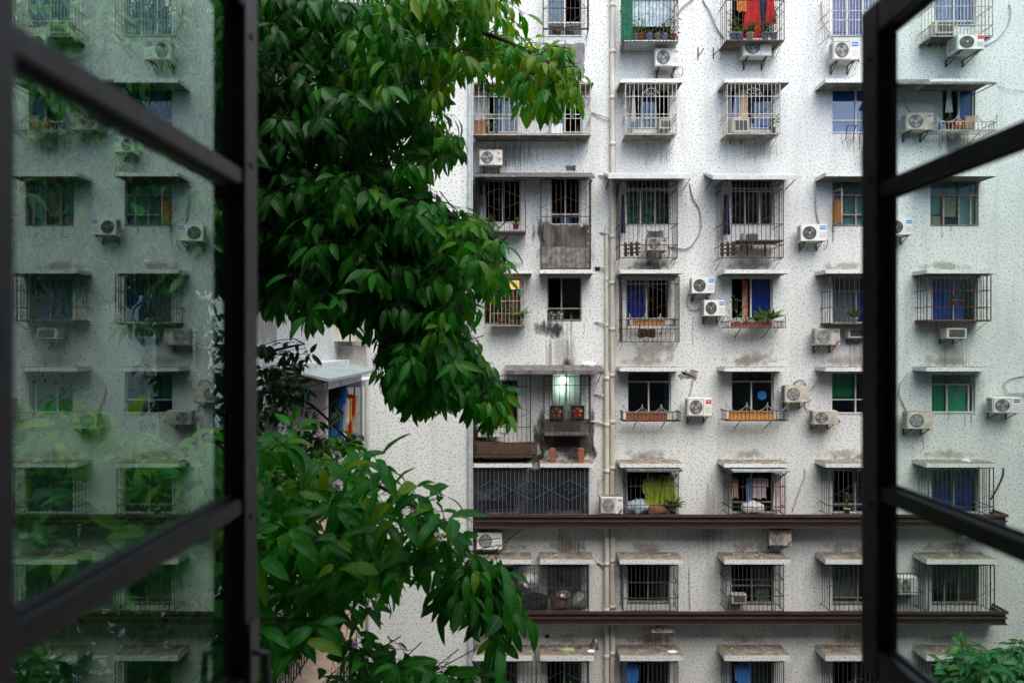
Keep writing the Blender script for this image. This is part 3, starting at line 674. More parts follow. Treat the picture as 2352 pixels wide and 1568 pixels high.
S_, I_, G_ = STEEL, IRON, IRON_G
cage('wide pale cage with sunburst arches, joining the two windows beside the wing corner', 1088, 1357, 193, 310, .72, 22, (0,.25,.60,.68,1), S_, 'fan3', tray=CONC_DIRT)
cage('pale arched cage on the fourth-column window, its floor empty, nearest the drainpipe', 1437, 1554, 193, 309, .66, 11, (0,.25,.60,.68,1), S_, 'fan', tray=CONC_DIRT)
cage('pale arched cage holding a box air conditioner and hung laundry', 1670, 1791, 193, 308, .66, 12, (0,.25,.60,.68,1), S_, 'fan', tray=CONC_DIRT)
cage('rusty diamond cage cropped by the photo top, over the grey cement patch', 1248, 1352, -40, 68, .5, 9, (0,.55,.98,1), I_, 'diamond', low=(.2,.93))
cage('green-netted cage crowded with flower pots, under the top edge', 1433, 1557, -60, 96, .7, 14, (0,.4,.93,1), I_, 'diamond', low=(.34,.86), tray=TIN)
cage('brown cage in front of red dresses and potted plants', 1668, 1801, -60, 94, .7, 13, (0,.4,1), I_, 'diamond', low=(.36,.8), tray=CONC_DIRT)
cage('white barred cage over plain blue curtains, left of the dark casement stile', 1905, 2040, -60, 82, .62, 17, (0,.60,.75,1), S_, 'ring', tray=None)
cage('white barred cage at top right with a box air conditioner inside', 2140, 2280, -60, 84, .66, 16, (0,.52,.82,1), S_, 'ring', tray=TIN_D)
cage('rusty diamond cage under the ragged tin roof by the wing corner', 1086, 1207, 414, 533, .62, 9, (0,1), I_, 'diamond', tray=TIN_D)
cage('tall rusty cage dropping over a bare cement patch', 1243, 1357, 412, 616, .62, 9, (0,.42,1), I_, 'diamond', low=(.20,.42))
cage('deep black cage with a caged outdoor unit and wooden rack, below the longer white awning', 1424, 1556, 416, 592, .80, 12, (0,.10,.56,.83,1), I_, 'diamond', low=(.22,.56), sides=5)
cage('deep black cage with a box unit on a shelf, below the straight white awning', 1660, 1799, 416, 592, .80, 13, (0,.10,.56,.83,1), I_, 'diamond', low=(.22,.56), sides=5)
cage('pale cage with green plants and warm lamplight behind', 1126, 1205, 634, 748, .5, 8, (0,.26,.5,.75,1), S_, None, tray=CONC_DIRT)
cage('brown cage reaching far below a royal blue curtained window', 1429, 1560, 634, 785, .62, 12, (0,.12,.66,.80,1), I_, 'diamond', low=(.15,.52), sides=5)
cage('rusty cage around lilac curtains and an orange sill board', 1906, 2040, 632, 744, .62, 11, (0,.33,.66,1), I_, None, tray=CONC_DIRT)
cage('rusty cage round the blue curtain with two hanging red pots', 2129, 2276, 632, 737, .62, 13, (0,.33,.70,1), I_, None, tray=BROWNBOARD)
cage('brown diamond cage full of old planks beside the wing corner', 1088, 1219, 862, 1050, .72, 12, (0,.63,.94,1), I_, 'diamond', low=(.30,.60), tray=WOODP, sides=5)
cage('sooty narrow cage round the two exhaust fans and the lit lamp', 1250, 1356, 864, 1000, .60, 8, (0,.15,.80,1), I_, 'diamond', low=(.46,.76), tray=TIN_D)
cage('long dark cage with three diamonds above the upper brown ledge', 1088, 1352, 1075, 1182, .62, 27, (0,1), mat('slate_iron', (.14,.18,.22), .5, .3), 'diamond3', sides=3)
cage('blue-black cage drying lime green clothes', 1438, 1558, 1090, 1182, .62, 10, (0,.28,.75,1), G_, None, group='window cages')
cage('blue-black cage drying pale pink and blue clothes under a tin sheet', 1674, 1803, 1090, 1182, .62, 11, (0,.30,.80,1), I_, None)
cage('blue-black diamond cage with green plants, left of the dark casement stile', 1904, 2036, 1076, 1182, .62, 11, (0,.80,1), G_, 'diamond', low=(.30,.95))
cage('grey diamond cage over a blue curtain beside a bent black hose', 2132, 2282, 1074, 1186, .62, 13, (0,.8,1), G_, 'diamond', low=(.22,.80))
cage('long black cage heaped with junk just above the lower brown ledge', 1180, 1352, 1297, 1402, .62, 17, (0,1), G_, 'diamond2', low=(.36,.95), sides=3)
cage('plain blue-grey cage above the lower ledge, next to the drainpipes', 1431, 1557, 1297, 1402, .62, 12, (0,.38,.72,1), G_, None, sides=4)
cage('plain blue-grey cage round a window unit and striped curtain', 1668, 1800, 1297, 1402, .62, 13, (0,.32,.68,1), G_, None, sides=4)
cage('grey diamond cage over long pale curtains', 1905, 2040, 1297, 1402, .62, 11, (0,1), G_, 'diamond', low=(.20,.72))
cage('grey diamond cage over a brown curtain at the end of the lower brown ledge', 2133, 2284, 1297, 1406, .62, 14, (0,1), G_, 'diamond', low=(.22,.80))
cage('slant-topped small grey cage guarding an outdoor unit', 2052, 2122, 1316, 1404, .55, 8, (0,.5,1), G_, None)
cage('bottom left dark cage between green leaves', 1105, 1222, 1519, 1625, .62, 11, (0,1), G_, 'diamond', low=(.2,.8))
cage('bottom dark cage under a slab littered with a red cup', 1232, 1352, 1519, 1625, .62, 10, (0,1), G_, 'diamond', low=(.2,.8))
cage('bottom dark cage with a light blue shirt, right of the drainpipes', 1431, 1557, 1519, 1625, .62, 12, (0,1), G_, 'diamond', low=(.45,.95))
cage('bottom dark cage with a royal blue shirt under the slab with a red board', 1668, 1800, 1519, 1625, .62, 13, (0,1), G_, 'diamond', low=(.45,.95))
cage('bottom dark cage cut off by the casement stile', 1905, 2040, 1519, 1625, .62, 12, (0,1), G_, 'diamond', low=(.35,.9))
cage('bottom dark cage behind the leafy shrub', 2133, 2284, 1519, 1625, .62, 13, (0,1), G_, None)

# ---- low rails for flower boxes
def rail(label, u0, u1, v0, v1, dep=.55, sw=3, tray=ORANGE_W, m_=None, swag=True, full=1.0):
    m_ = m_ or IRON; Y = W-dep; a, b, zt, zb = X(u0,Y), X(u1,Y), Z(v0,Y), Z(v1,Y)
    root = empty('balcony_rail', ((a+b)/2, W, zb), label, 'flower rail', 'low flower rails under windows'); zr = zb+(zt-zb)*.58; r = .011
    q = MB()
    for z_ in (zb, zr):
        q.box(a, b, Y-r, Y+r, z_-r, z_+r)
        for x_ in (a, b): q.box(x_-r*.97, x_+r*.97, Y+r, W-.001, z_-r*.97, z_+r*.97)
    for i in range(4): q.box(a+.02, b-.02, Y+dep*(i+.6)/5-.012, Y+dep*(i+.6)/5+.012, zb-.008, zb+.008)
    q.build('frame', m_, root)
    q = MB(); n = int((b-a)/.11)
    for i in range(n+1):
        x_ = a+(b-a)*i/n; q.box(x_-r*.6, x_+r*.6, Y-r*.6, Y+r*.6, zb+.002, zr-.002)
    for x_ in (a, b):
        for k in range(1, 5): y_ = Y+dep*k/5; q.box(x_-r*.6, x_+r*.6, y_-r*.6, y_+r*.6, zb+.002, zr-.002)
    q.build('bars', m_, root)
    if swag:
        q = MB(); k = sw
        for i in range(k):
            xa, xb = a+(b-a)*i/k, a+(b-a)*(i+1)/k
            for off in (0, .02):
                q.tube([(xa+(xb-xa)*t/10, Y-.002, zt-.02-(zt-zr-.02)*(1-(2*t/10-1)**2)**.8-off*.6) for t in range(11)], r*.75, 4)
        for i in range(k+1):
            x_ = a+(b-a)*i/k; q.box(x_-r*.8, x_+r*.8, Y-r*.8-.001, Y+r*.8+.001, zr, zt); q.lathe((x_, Y, zt), [(0,-.024),(.018,-.015),(.024,0),(.018,.015),(0,.024)], 8)
        q.build('swags', STEEL, root)
    if tray:
        q = MB(); q.box(a+.10, a+(b-a)*.78*full, Y+.05, Y+.075, zb+.02, zr-.03); q.build('board', tray, root)
    q = MB()
    for x_ in (a+.25*(b-a), b-.25*(b-a)): q.tube([(x_, Y+.1, zb-.01), (x_-.04, W-.003, zb-.3)], .012, 4)
    q.build('brace', m_, root); localise(root); return root
rail('swagged iron rail inside the cage of the royal blue window', 1446, 1552, 722, 747, .42, 3, ORANGE_W)
rail('swagged iron rail with spiky plants under the open red-curtained window', 1672, 1804, 728, 752, .6, 3, BROWNBOARD)
rail('swagged rusty rail with a brown planter, beside the drainpipes', 1431, 1563, 930, 967, .55, 3, BROWNBOARD)
rail('swagged iron rail with orange boxes under the window with a round blue sticker', 1668, 1810, 926, 966, .55, 3, ORANGE_W)
rail('pale swagged rail with bottles and a cardboard box under the dark awning', 2153, 2290, 266, 299, .6, 3, None, STEEL)

# ---- awnings
def awning(name, label, u0, u1, vf0, vf1, vw, dep, m_, group='sheet metal awnings', corr=0, curved=False, side=True, y_in=0, seam=6):
    Y = W-dep; a, b = X(u0,Y), X(u1,Y); zf1, zf0, zw = Z(vf0,Y), Z(vf1,Y), Z(vw)
    root = empty(name, ((a+b)/2, W, zw), label, 'awning', group)
    q = MB(); n = max(24, int((b-a)/.03)) if corr else 24; k = 8 if curved else 2; th = .012
    rows = []
    for j in range(k+1):
        t = j/k; y_ = W-.01-(dep-.01)*t
        z_ = zw+(zf1-zw)*t if not curved else zf1+(zw-zf1)*(1-t**2.2)
        rows.append([(a+(b-a)*i/n, y_, z_+corr*math.sin(i*math.pi/1.5)) for i in range(n+1)])
    for j in range(k):
        for i in range(n):
            q.quad(rows[j][i], rows[j][i+1], rows[j+1][i+1], rows[j+1][i])
            lo = [(p[0], p[1], p[2]-th) for p in (rows[j][i], rows[j+1][i], rows[j+1][i+1], rows[j][i+1])]; q.quad(*lo)
    for i in range(n):
        p0, p1 = rows[-1][i], rows[-1][i+1]; zl = zf0 if not corr else None
        q.quad(p0, p1, (p1[0],p1[1],zl if zl else p1[2]-.03), (p0[0],p0[1],zl if zl else p0[2]-.03))
    if side:
        for x_ in (a, b): q.poly([(x_,Y,zf0),(x_,Y,zf1+.002),(x_,W-.01,zw),(x_,W-.01,zw-.05)])
    q.build('sheet', m_, root, False)
    q = MB()
    for i in range(seam): 
        x_ = a+(b-a)*(i+.5)/seam; q.tube([(x_, Y+.05, zf1-.03), (x_, W-.01, zw-.045)], .014, 4)
    for x_ in (a+.06, b-.06): q.tube([(x_, Y+.06, zf1-.05), (x_, W-.005, zw-.5)], .014, 4)
    q.tube([(a+.02, Y+.04, zf1-.035), (b-.02, Y+.04, zf1-.035)], .014, 4)
    q.build('supports', IRON, root)
    localise(root); return root
awning('awning', 'long white tin awning overlapping the drainpipe', 1397, 1594, 400, 410, 396, .95, TIN)
awning('awning', 'long white tin awning with dark triangular ends, right of the one by the drainpipe', 1637, 1839, 402, 412, 397, .95, TIN)
awning('awning', 'ragged corrugated dark tin roof by the wing corner', 1088, 1366, 404, 412, 397, .85, TIN_D, corr=.012)
awning('awning', 'rusty brown curved sheet awning carrying rubbish', 1160, 1388, 851, 859, 838, 1.0, TIN_D, curved=True)
awning('awning', 'dark flat awning with pale edges over the pale swagged rail', 2064, 2290, 190, 194, 183, 1.05, TIN_D)
awning('awning', 'bent grey tin sheet with a pink ribbon over the lime clothes', 1440, 1568, 1079, 1083, 1064, .9, TIN_D, seam=3)
awning('awning', 'thin green-grey tin sheet over the pink and blue laundry', 1684, 1816, 1080, 1084, 1066, .9, TIN_B, seam=3)
def side_awning(label, y0, y1, z_wall, z_out, dep, m_, corr=0):
    root = empty('awning', (XW, (y0+y1)/2, z_wall), label, 'awning', 'awnings on the wing side wall'); q = MB(); n = int((y1-y0)/(.04 if corr else .3))
    for i in range(n):
        ya, yb = y0+(y1-y0)*i/n, y0+(y1-y0)*(i+1)/n; ca, cb = corr*math.sin(i*1.05), corr*math.sin((i+1)*1.05)
        q.quad((XW+.003,ya,z_wall+ca),(XW+.003,yb,z_wall+cb),(XW+dep+cb,yb,z_out+cb),(XW+dep+ca,ya,z_out+ca))
        q.quad((XW+.003,ya,z_wall+ca-.015),(XW+dep+ca,ya,z_out+ca-.015),(XW+dep+cb,yb,z_out+cb-.015),(XW+.003,yb,z_wall+cb-.015))
        q.quad((XW+dep+ca,ya,z_out+ca),(XW+dep+cb,yb,z_out+cb),(XW+dep+cb,yb,z_out+cb-.05),(XW+dep+ca,ya,z_out+ca-.05))
    q.quad((XW+.003,y0,z_wall),(XW+dep,y0,z_out),(XW+dep,y0,z_out-.05),(XW+.003,y0,z_wall-.015))
    q.build('sheet', m_, root); q = MB()
    for k in range(5):
        y_ = y0+.1+(y1-y0-.2)*k/4; q.tube([(XW+.01,y_,z_wall-.03),(XW+dep-.05,y_,z_out-.03)], .015, 4); q.tube([(XW+.01,y_,z_wall-.5),(XW+dep-.05,y_,z_out-.04)], .012, 4)
    q.build('supports', IRON, root); localise(root)
side_awning('long beige corrugated awning low on the wing side wall', 8.5, 15.3, H-5.95, H-6.1, .72, TIN_T, .012)
side_awning('shorter beige awning half hidden by leaves, one storey above the long beige one', 10.0, 14.2, H-3.35, H-3.55, .75, TIN_T, .01)
side_awning('blue-grey tin sheet above the drying laundry on the wing side wall', 11.3, 15.2, H-.42, H-.62, .95, TIN_B)
def side_cage(label, y0, y1, z0, z1, dep):
    root = empty('window_cage', (XW, (y0+y1)/2, z0), label, 'window cage', 'cages on the wing side wall'); q = MB(); r = .009
    xo = XW+dep; n = int((y1-y0)/.13)
    for i in range(n+1):
        y_ = y0+(y1-y0)*i/n; q.box(xo-r, xo+r, y_-r, y_+r, z0, z1)
    q.build('bars', IRON, root); q = MB()
    for f in (0, .33, .66, 1):
        z_ = z0+(z1-z0)*f; q.box(xo-r*1.3, xo+r*1.3, y0-r, y1+r, z_-r, z_+r)
        for y_ in (y0, y1): q.box(XW, xo-r*1.3, y_-r*.9, y_+r*.9, z_-r*.9, z_+r*.9)
    for k in range(1, 4):
        for y_ in (y0, y1): q.box(XW+dep*k/4-r, XW+dep*k/4+r, y_-r*.8, y_+r*.8, z0, z1)
    q.build('frame', IRON, root); localise(root)
side_cage('iron cage behind leaves below the shorter beige awning', 10.3, 14.0, H-5.3, H-3.6, .55)
side_cage('iron cage under the long beige awning', 9.6, 15.0, H-7.9, H-6.2, .55)
side_cage('iron cage high on the wing side wall behind dense foliage', 9.0, 12.4, H+.7, H+2.5, .5)

# ---- brown ledges around the facade
def ledge(label, v0, v1, dep=.62):
    Y = W-dep; a, b, zt, zb = XC+.012, X(2310,Y), Z(v0,Y), Z(v1,Y); h_ = zt-zb
    root = empty('metal_ledge', (b, W, zb), label, 'metal ledge', 'brown metal ledges across the facade')
    q = MB()
    def band(z0, z1, o):
        q.box(a, b+o, Y-o, Y-o+.03, z0, z1); q.box(b+o-.03, b+o-.0005, Y-o+.03, W-.002, z0+.0005, z1-.0005)
    band(zt-h_*.20, zt, .05); band(zb+h_*.44, zb+h_*.55, .035); band(zb, zb+h_*.09, .035)
    q.build('moulding', BROWN, root)
    q = MB(); q.box(a, b, Y, Y+.025, zb+.005, zt-h_*.2+.002); q.box(b-.025, b-.0005, Y+.025, W-.004, zb+.0055, zt-h_*.2); q.box(a, b-.026, Y+.026, W-.003, zb+.01, zb+.03)
    q.build('panel', BROWN_D, root); q = MB(); x_ = a+2.1
    while x_ < b: q.box(x_-.004, x_+.004, Y-.0515, Y-.049, zt-h_*.2, zt); q.box(x_+.2, x_+.26, Y-.003, Y+.001, zb+h_*.12, zb+h_*.42); x_ += 2.35
    q.build('joints', IRON, root); localise(root)
ledge('upper brown metal ledge crossing the facade', 1180, 1212)
ledge('lower brown metal ledge crossing the facade, its open end visible', 1402, 1434)

# ================================================================ AIR CONDITIONERS
def text_mesh(s, size, m_, loc, parent, rot=(90,0,0), bold=.0):
    cu = bpy.data.curves.new('t', 'FONT'); cu.body = s; cu.size = size; cu.extrude = .001; cu.offset = bold; cu.align_x = 'CENTER'; cu.align_y = 'CENTER'; cu.resolution_u = 2
    ob = bpy.data.objects.new('t', cu); C.objects.link(ob); bpy.context.view_layer.update()
    me = bpy.data.meshes.new_from_object(ob.evaluated_get(bpy.context.evaluated_depsgraph_get())); bpy.data.objects.remove(ob)
    me.transform(Matrix.Translation(loc) @ Matrix.Rotation(R(rot[0]), 4, 'X') @ Matrix.Rotation(R(rot[2]), 4, 'Z')); me.materials.clear(); me.materials.append(m_)
    o = bpy.data.objects.new('lettering', me); C.objects.link(o); o.parent = parent; return o
def make_ac(kind, casing):
    """0.8 wide, 0.55 high, front at y=0, wall at y=+.45"""
    root = empty('air_conditioner', (0,0,0)); w_, h_ = .8, .55
    q = MB(); q.box(-w_/2, w_/2, 0, .30, 0, h_); bevel(q.build('casing', casing, root), .018, 2)
    if kind == 'window':
        q = MB(); q.box(-.30, .30, -.006, .004, .10, h_-.08); q.build('back_grille', AC_D, root)
        q = MB(); 
        for i in range(9): q.box(-.30, .30, -.010, -.006, .12+i*.042, .128+i*.042)
        q.build('fins', AC_G, root)
    else:
        cx, cz, r_ = -.13, h_/2, .215
        if kind in ('open', 'slats'):
            q = MB(); t = .012
            for a in ((cx-.25,cx+.25,-.004,.004,.03,.03+t),(cx-.25,cx+.25,-.004,.004,h_-.03-t,h_-.03),(cx-.25,cx-.25+t,-.004,.004,.03+t,h_-.03-t),(cx+.25-t,cx+.25,-.004,.004,.03+t,h_-.03-t)): q.box(*a)
            q.build('grille_frame', AC_G, root)
        q = MB(); q.disc((cx,-.003,cz), r_, 28, 'y', .006); q.build('fan_opening_shade', AC_D if kind == 'dark' else mat('fan_recess_shade', (.09,.095,.095), .6), root)  # dark disc painted for the shaded recess; the casing is solid
        q = MB()
        for k in range(3 if kind != 'spoke' else 5):
            a0 = 120*k+20 if kind != 'spoke' else 72*k
            pts = [(cx+.04*math.cos(R(a0)),-.0055,cz+.04*math.sin(R(a0)))]
            for t in range(7): an = R(a0-10+t*11); rr = r_*.88*(.8+.2*math.sin(t/6*math.pi)); pts.append((cx+rr*math.cos(an),-.0055,cz+rr*math.sin(an)))
            q.prism(pts, (0,.002,0))
        q.build('fan_blades', AC_BL if kind == 'dark' else AC_G, root)
        q = MB()
        for k in range(1, 6): q.ring((cx,-.010,cz), r_*k/5.2, .0022 if kind != 'dark' else .003, 24)
        if kind == 'slats':
            for k in range(11): z_ = .05+k*.045; q.box(cx-.23, cx+.23, -.016, -.012, z_, z_+.012)
        if kind == 'spoke':
            for k in range(18): an = R(20*k); q.tube([(cx+.05*math.cos(an),-.012,cz+.05*math.sin(an)),(cx+r_*math.cos(an+.35),-.012,cz+r_*math.sin(an+.35))], .003, 4)
        else:
            for k in range(4): an = R(45+90*k); q.tube([(cx,-.012,cz),(cx+r_*math.cos(an),-.012,cz+r_*math.sin(an))], .004, 4)
        q.build('fan_guard', AC_G if kind == 'dark' else HUB, root)
        q = MB(); q.disc((cx,-.018,cz), .032, 12, 'y', .006); q.build('hub', HUB, root)
        q = MB()
        for i in range(4): q.box(.17, .36, -.0035, .001, .12+i*.045, .128+i*.045)
        q.build('vents', AC_G, root)
        q = MB()
        for i in range(7): q.box(-w_/2-.004, -w_/2+.002, .05, .26, .07+i*.062, .095+i*.062)
        q.build('side_louvre', AC_D, root)
    for x_ in (-.26, .26):
        q = MB(); q.box(x_-.015, x_+.015, .0, .449, -.025, -.002); q.box(x_-.0145, x_+.0145, .425, .4485, -.26, -.026); q.tube([(x_,.03,-.02),(x_,.435,-.25)], .013, 4); q.build('bracket', IRON, root)
    return root
PROTO = {}
def ac(kind, u0, u1, v0, v1, label, casing=None, sticker=None, dep=.45, rot=0, cname='w', grp='outdoor air conditioning units'):
    casing = {'w':AC_W, 'o':AC_O, 'r':AC_RUST}[cname]; key = (kind, cname)
    if key not in PROTO: PROTO[key] = make_ac(kind, casing); r = PROTO[key]
    else:
        p0 = PROTO[key]; r = p0.copy(); C.objects.link(r)
        for ch in list(p0.children):
            if ch.name.startswith(('sticker','lettering','refrigerant','drain','dust')): continue
            c = ch.copy(); C.objects.link(c); c.parent = r
    Y = W-dep; a, b, zt, zb = X(u0,Y), X(u1,Y), Z(v0,Y), Z(v1,Y)
    if kind != 'window':
        q = MB(); sx = .42; e_ = random.uniform(.45,.62); zz = random.uniform(-.25,.75)
        q.tube(spline([(.40,.20,.12),(sx+.05,.22,.10),(e_,.30,.05),(e_+.02,.40,zz*.5),(e_-.02,.435,zz)]), .014, 6); q.build('refrigerant_pipe', CORD if random.random() < .6 else CORD_D, r, True)
        if random.random() < .7:
            q = MB(); x0_ = random.uniform(.1,.35); q.tube(spline([(x0_,.3,-.005),(x0_+.02,.36,-.12),(x0_,.42,-.3),(x0_+.03,.43,-.3-random.random()*.5)]), .007, 5); q.build('drain_tube', PIPE_W, r, True)
        if random.random() < .6:
            q = MB(); q.box(-.37,.37,.02,.28,.551,.553); q.build('dust', CONC_DIRT, r)
    r.rotation_euler = (0, R(random.uniform(-.8,.8)), R(random.uniform(-2,2))); r.location = ((a+b)/2, Y, zb); r.scale = ((b-a)/.8, dep/.45, (zt-zb)/.55)
    tag(r, label, 'air conditioner', grp)
    if sticker:
        m_, s, tm = sticker
        if m_ is not None:
            q = MB(); q.box(.19, .37, -.005, .001, .385, .50); q.build('sticker', m_, r)
        if s: text_mesh(s, .062 if m_ is not None else .055, tm, (.28, -.0065, .443), r, bold=.0015)
        if s == 'GREE':
            q = MB(); q.prism([(.24,-.004,.03),(.37,-.004,.16),(.37,-.004,.10),(.30,-.004,.03)], (0,.003,0)); q.build('sticker', NAVY_ST, r)
            q = MB(); q.prism([(.21,-.004,.03),(.37,-.004,.19),(.37,-.004,.17),(.235,-.004,.03)], (0,.003,0)); q.build('sticker', RED_ST, r)
        if s == '志高空调' or s == 'CHIGO':
            q = MB()
            for k in range(3): 
                an = 120*k+90; q.prism([(.28+.035*math.cos(R(an)),-.004,.47+.035*math.sin(R(an))),(.28+.035*math.cos(R(an+75)),-.004,.47+.035*math.sin(R(an+75))),(.28+.012*math.cos(R(an+90)),-.004,.47+.012*math.sin(R(an+90)))], (0,.003,0))
            q.build('sticker', RED_ST, r)
    return r
STAINED = []
MI = (BLUE_ST, 'Midea', WHITE_T); KE = (NAVY_ST, 'KELON', WHITE_T); GR = (None, 'GREE', NAVY_ST); CH = (None, 'CHIGO', GREY_T); TC = (RED_ST, 'TCL', WHITE_T)
ac('open', 1504, 1561, 111, 153, 'white outdoor unit with red mark on three brackets, just below the pot-filled cage', sticker=CH)
ac('open', 1707, 1772, 88, 129, 'white outdoor unit held in a little wire basket under the red dresses', sticker=CH)
ac('open', 1914, 1973, 93, 138, 'white outdoor unit with blue label at upper right, under the white barred cage', sticker=MI)
ac('dark', 2200, 2262, 79, 114, 'white outdoor unit hooked by a long bent hose at the top right', sticker=(RED_ST, '', WHITE_T), dep=.8)
ac('window', 2148, 2193, 47, 78, 'cream box unit inside the white cage at the top right', cname='o', dep=.5, grp='box air conditioners')
ac('open', 1101, 1154, 344, 380, 'rust-stained outdoor unit under the wide arched cage', cname='r')
ac('open', 2082, 2145, 259, 299, 'outdoor unit left of the pale swagged rail with a cardboard box', cname='o', sticker=CH)
ac('open', 2000, 2045, 315, 350, 'small outdoor unit hidden by the stile, seen only in the mirror pane above the dish', sticker=MI)
ac('open', 1486, 1533, 545, 576, 'outdoor unit with navy label inside a black cage', cname='o', sticker=KE, dep=.5)
ac('window', 1708, 1745, 534, 557, 'dark box unit on a plank shelf inside a black cage', cname='o', dep=.5, grp='box air conditioners')
ac('dark', 1840, 1899, 515, 554, 'white outdoor unit with large black fan, left of the window with an open wooden sash', sticker=MI)
ac('dark', 2040, 2097, 502, 540, 'white outdoor unit with blue label half hidden by the right casement stile', sticker=MI)
ac('dark', 1589, 1642, 637, 674, 'upper unit of the stepped pair with blue labels', sticker=MI)
ac('dark', 1617, 1665, 689, 726, 'lower unit of the stepped pair with blue labels', sticker=MI)
ac('slats', 1873, 1930, 754, 793, 'outdoor unit with brownish slatted grille under the lilac curtain window', cname='o', sticker=GR)
ac('window', 1948, 1990, 755, 776, 'pale box unit set into broken wall beside the stile', dep=.3, grp='box air conditioners')
ac('window', 2174, 2222, 753, 778, 'cream box unit below the cage with hanging red pots', cname='o', dep=.5, grp='box air conditioners')
ac('open', 1579, 1636, 914, 956, 'white outdoor unit with red label beside the rail with brown planter', sticker=TC)
ac('spoke', 1803, 1860, 886, 924, 'outdoor unit with spoked guard and looping black pipe', cname='o')
ac('open', 1868, 1925, 943, 975, 'smaller yellowed outdoor unit low beside the green curtain window', cname='o', sticker=(None, '', GREY_T))
ac('spoke', 2084, 2147, 946, 985, 'yellowed unit left of the bright green curtains', cname='o')
ac('open', 2281, 2345, 913, 949, 'outdoor unit with navy label at the right edge', sticker=KE)
ac('open', 1097, 1148, 966, 1004, 'outdoor unit with navy label behind hanging leaves in the plank cage', sticker=KE, dep=.5)
ac('slats', 1380, 1431, 1141, 1180, 'outdoor unit resting at the upper brown ledge in front of the drainpipes', sticker=GR, dep=.6)
ac('spoke', 1095, 1153, 1222, 1262, 'outdoor unit behind leaves under the upper ledge at the wing corner')
ac('slats', 1768, 1818, 1216, 1253, 'slatted outdoor unit directly under the upper brown ledge', cname='o', sticker=GR)
ac('open', 1497, 1546, 1431, 1453, 'outdoor unit half hidden under the lower brown ledge', cname='o', dep=.5)
ac('slats', 2213, 2262, 1212, 1236, 'outdoor unit peeping below the upper ledge at the far right', dep=.5)
ac('open', 2066, 2110, 1326, 1366, 'outdoor unit inside the slant-topped small cage', dep=.4)
ac('window', 1681, 1716, 1365, 1386, 'cream box unit in the corner of the caged window above the lower ledge', cname='o', dep=.35, grp='box air conditioners')
ac('window', 1682, 1722, 272, 305, 'dusty box unit inside the pale arched cage', cname='o', dep=.5, grp='box air conditioners')
ac('window', 1515, 1543, 274, 296, 'grey box unit behind the arched cage nearest the drainpipe', cname='o', dep=.35, grp='box air conditioners')
# satellite dish seen in the mirror pane
root = empty('satellite_dish', P(2018,395,W-.3), 'grey satellite dish on the wall, seen in the mirror pane', 'satellite dish')
q = MB(); q.lathe((0,0,0), [(.01,0),(.12,.02),(.2,.05),(.27,.10),(.27,.105),(.2,.06),(.01,.012)], 20)
o = q.build('dish', AC_G, root, True); o.data.transform(Matrix.Rotation(R(70),4,'X'))
q = MB(); q.tube([(0,0,0),(0,.15,-.05),(0,.3,-.15)], .015, 6); q.tube([(0,0,-.02),(0,-.25,.02)], .008, 4); q.box(-.02,.02,-.29,-.25,0,.04); q.build('arm', IRON, root)

# ================================================================ HOSES AND CABLES
def hose(label, uv, r=.018, m_=CORD, cat='hose', grp='hoses and cables on the wall', off=.05):
    q = MB(); q.tube(spline([P(u,v,W-(off if 0 < i < len(uv)-1 else .02)) for i,(u,v) in enumerate(uv)]), r, 6)
    tag(q.build('hose' if cat == 'hose' else 'cable', m_, None, True), label, cat, grp)
hose('grey hose looping from the long awning down into the black cage', [(1584,420),(1592,455),(1606,480),(1610,520),(1598,550),(1578,570),(1548,568),(1530,563)], .022)
hose('grey hose slanting down from the top toward the red dress cage', [(1614,0),(1632,30),(1645,62),(1662,88)], .024)
hose('blue-grey hose arcing at the right of the pot-filled cage', [(1557,35),(1566,18),(1588,0),(1600,-12)], .024)
hose('pale pipe rising from the large-fan unit to a wall hole', [(1873,419),(1874,455),(1876,490),(1882,516)], .022)
hose('white pipe dropping from the cement patch to the red-labelled unit', [(1590,871),(1591,885),(1586,900),(1583,914)], .022)
hose('thin hose bending along the left of the stepped pair', [(1590,660),(1578,680),(1579,700),(1592,712),(1617,706)], .012)
hose('wavy cord down to the brownish slatted unit', [(1880,647),(1888,668),(1888,700),(1888,735),(1898,754)], .014)
hose('cable running up right from the spoked unit', [(1858,900),(1872,880),(1890,856),(1894,850)], .014)
hose('black looping pipe on top of the spoked unit', [(1822,884),(1828,876),(1838,873),(1848,878),(1851,886)], .014, CORD_D)
hose('short grey tube from the spoked unit down to the yellowed one', [(1848,924),(1852,938),(1866,946)], .014)
hose('white hose bent above the upper ledge, right of the pink laundry', [(1848,1074),(1849,1092),(1838,1120),(1820,1172)], .016)
hose('thin white cord looping from the drainpipes to the unit on the upper ledge', [(1405,1088),(1380,1102),(1374,1128),(1379,1141)], .009)
hose('black bent hose right of the blue curtained diamond cage', [(2305,1074),(2303,1094),(2290,1122),(2276,1146)], .022, CORD_D)
hose('grey bow-shaped hose left of the bright green curtains', [(2086,856),(2070,878),(2066,905),(2082,944)], .018)
hose('grey coiled hose above the unit at the right edge', [(2355,862),(2318,870),(2306,885),(2318,903),(2345,902),(2356,912)], .016)
hose('long curved hose right of the white cage at the top right', [(2318,10),(2322,35),(2312,65),(2290,90),(2262,106)], .016)
hose('short pipe above the unit left of the pale swagged rail', [(2072,222),(2080,240),(2090,258)], .018)
hose('thin hanging cord below the stepped pair', [(1592,726),(1591,760),(1592,790)], .007)
hose('white cord hanging beside the cage next to the lower ledge', [(1583,1304),(1584,1360),(1585,1400)], .012)
hose('cord swinging under the top right of the sixth column', [(1886,5),(1890,50),(1905,75),(1914,92)], .016)
hose('thin wire sagging at the right edge, ending under the dark awning', [(2290,196),(2320,206),(2356,210)], .007, cat='cable')
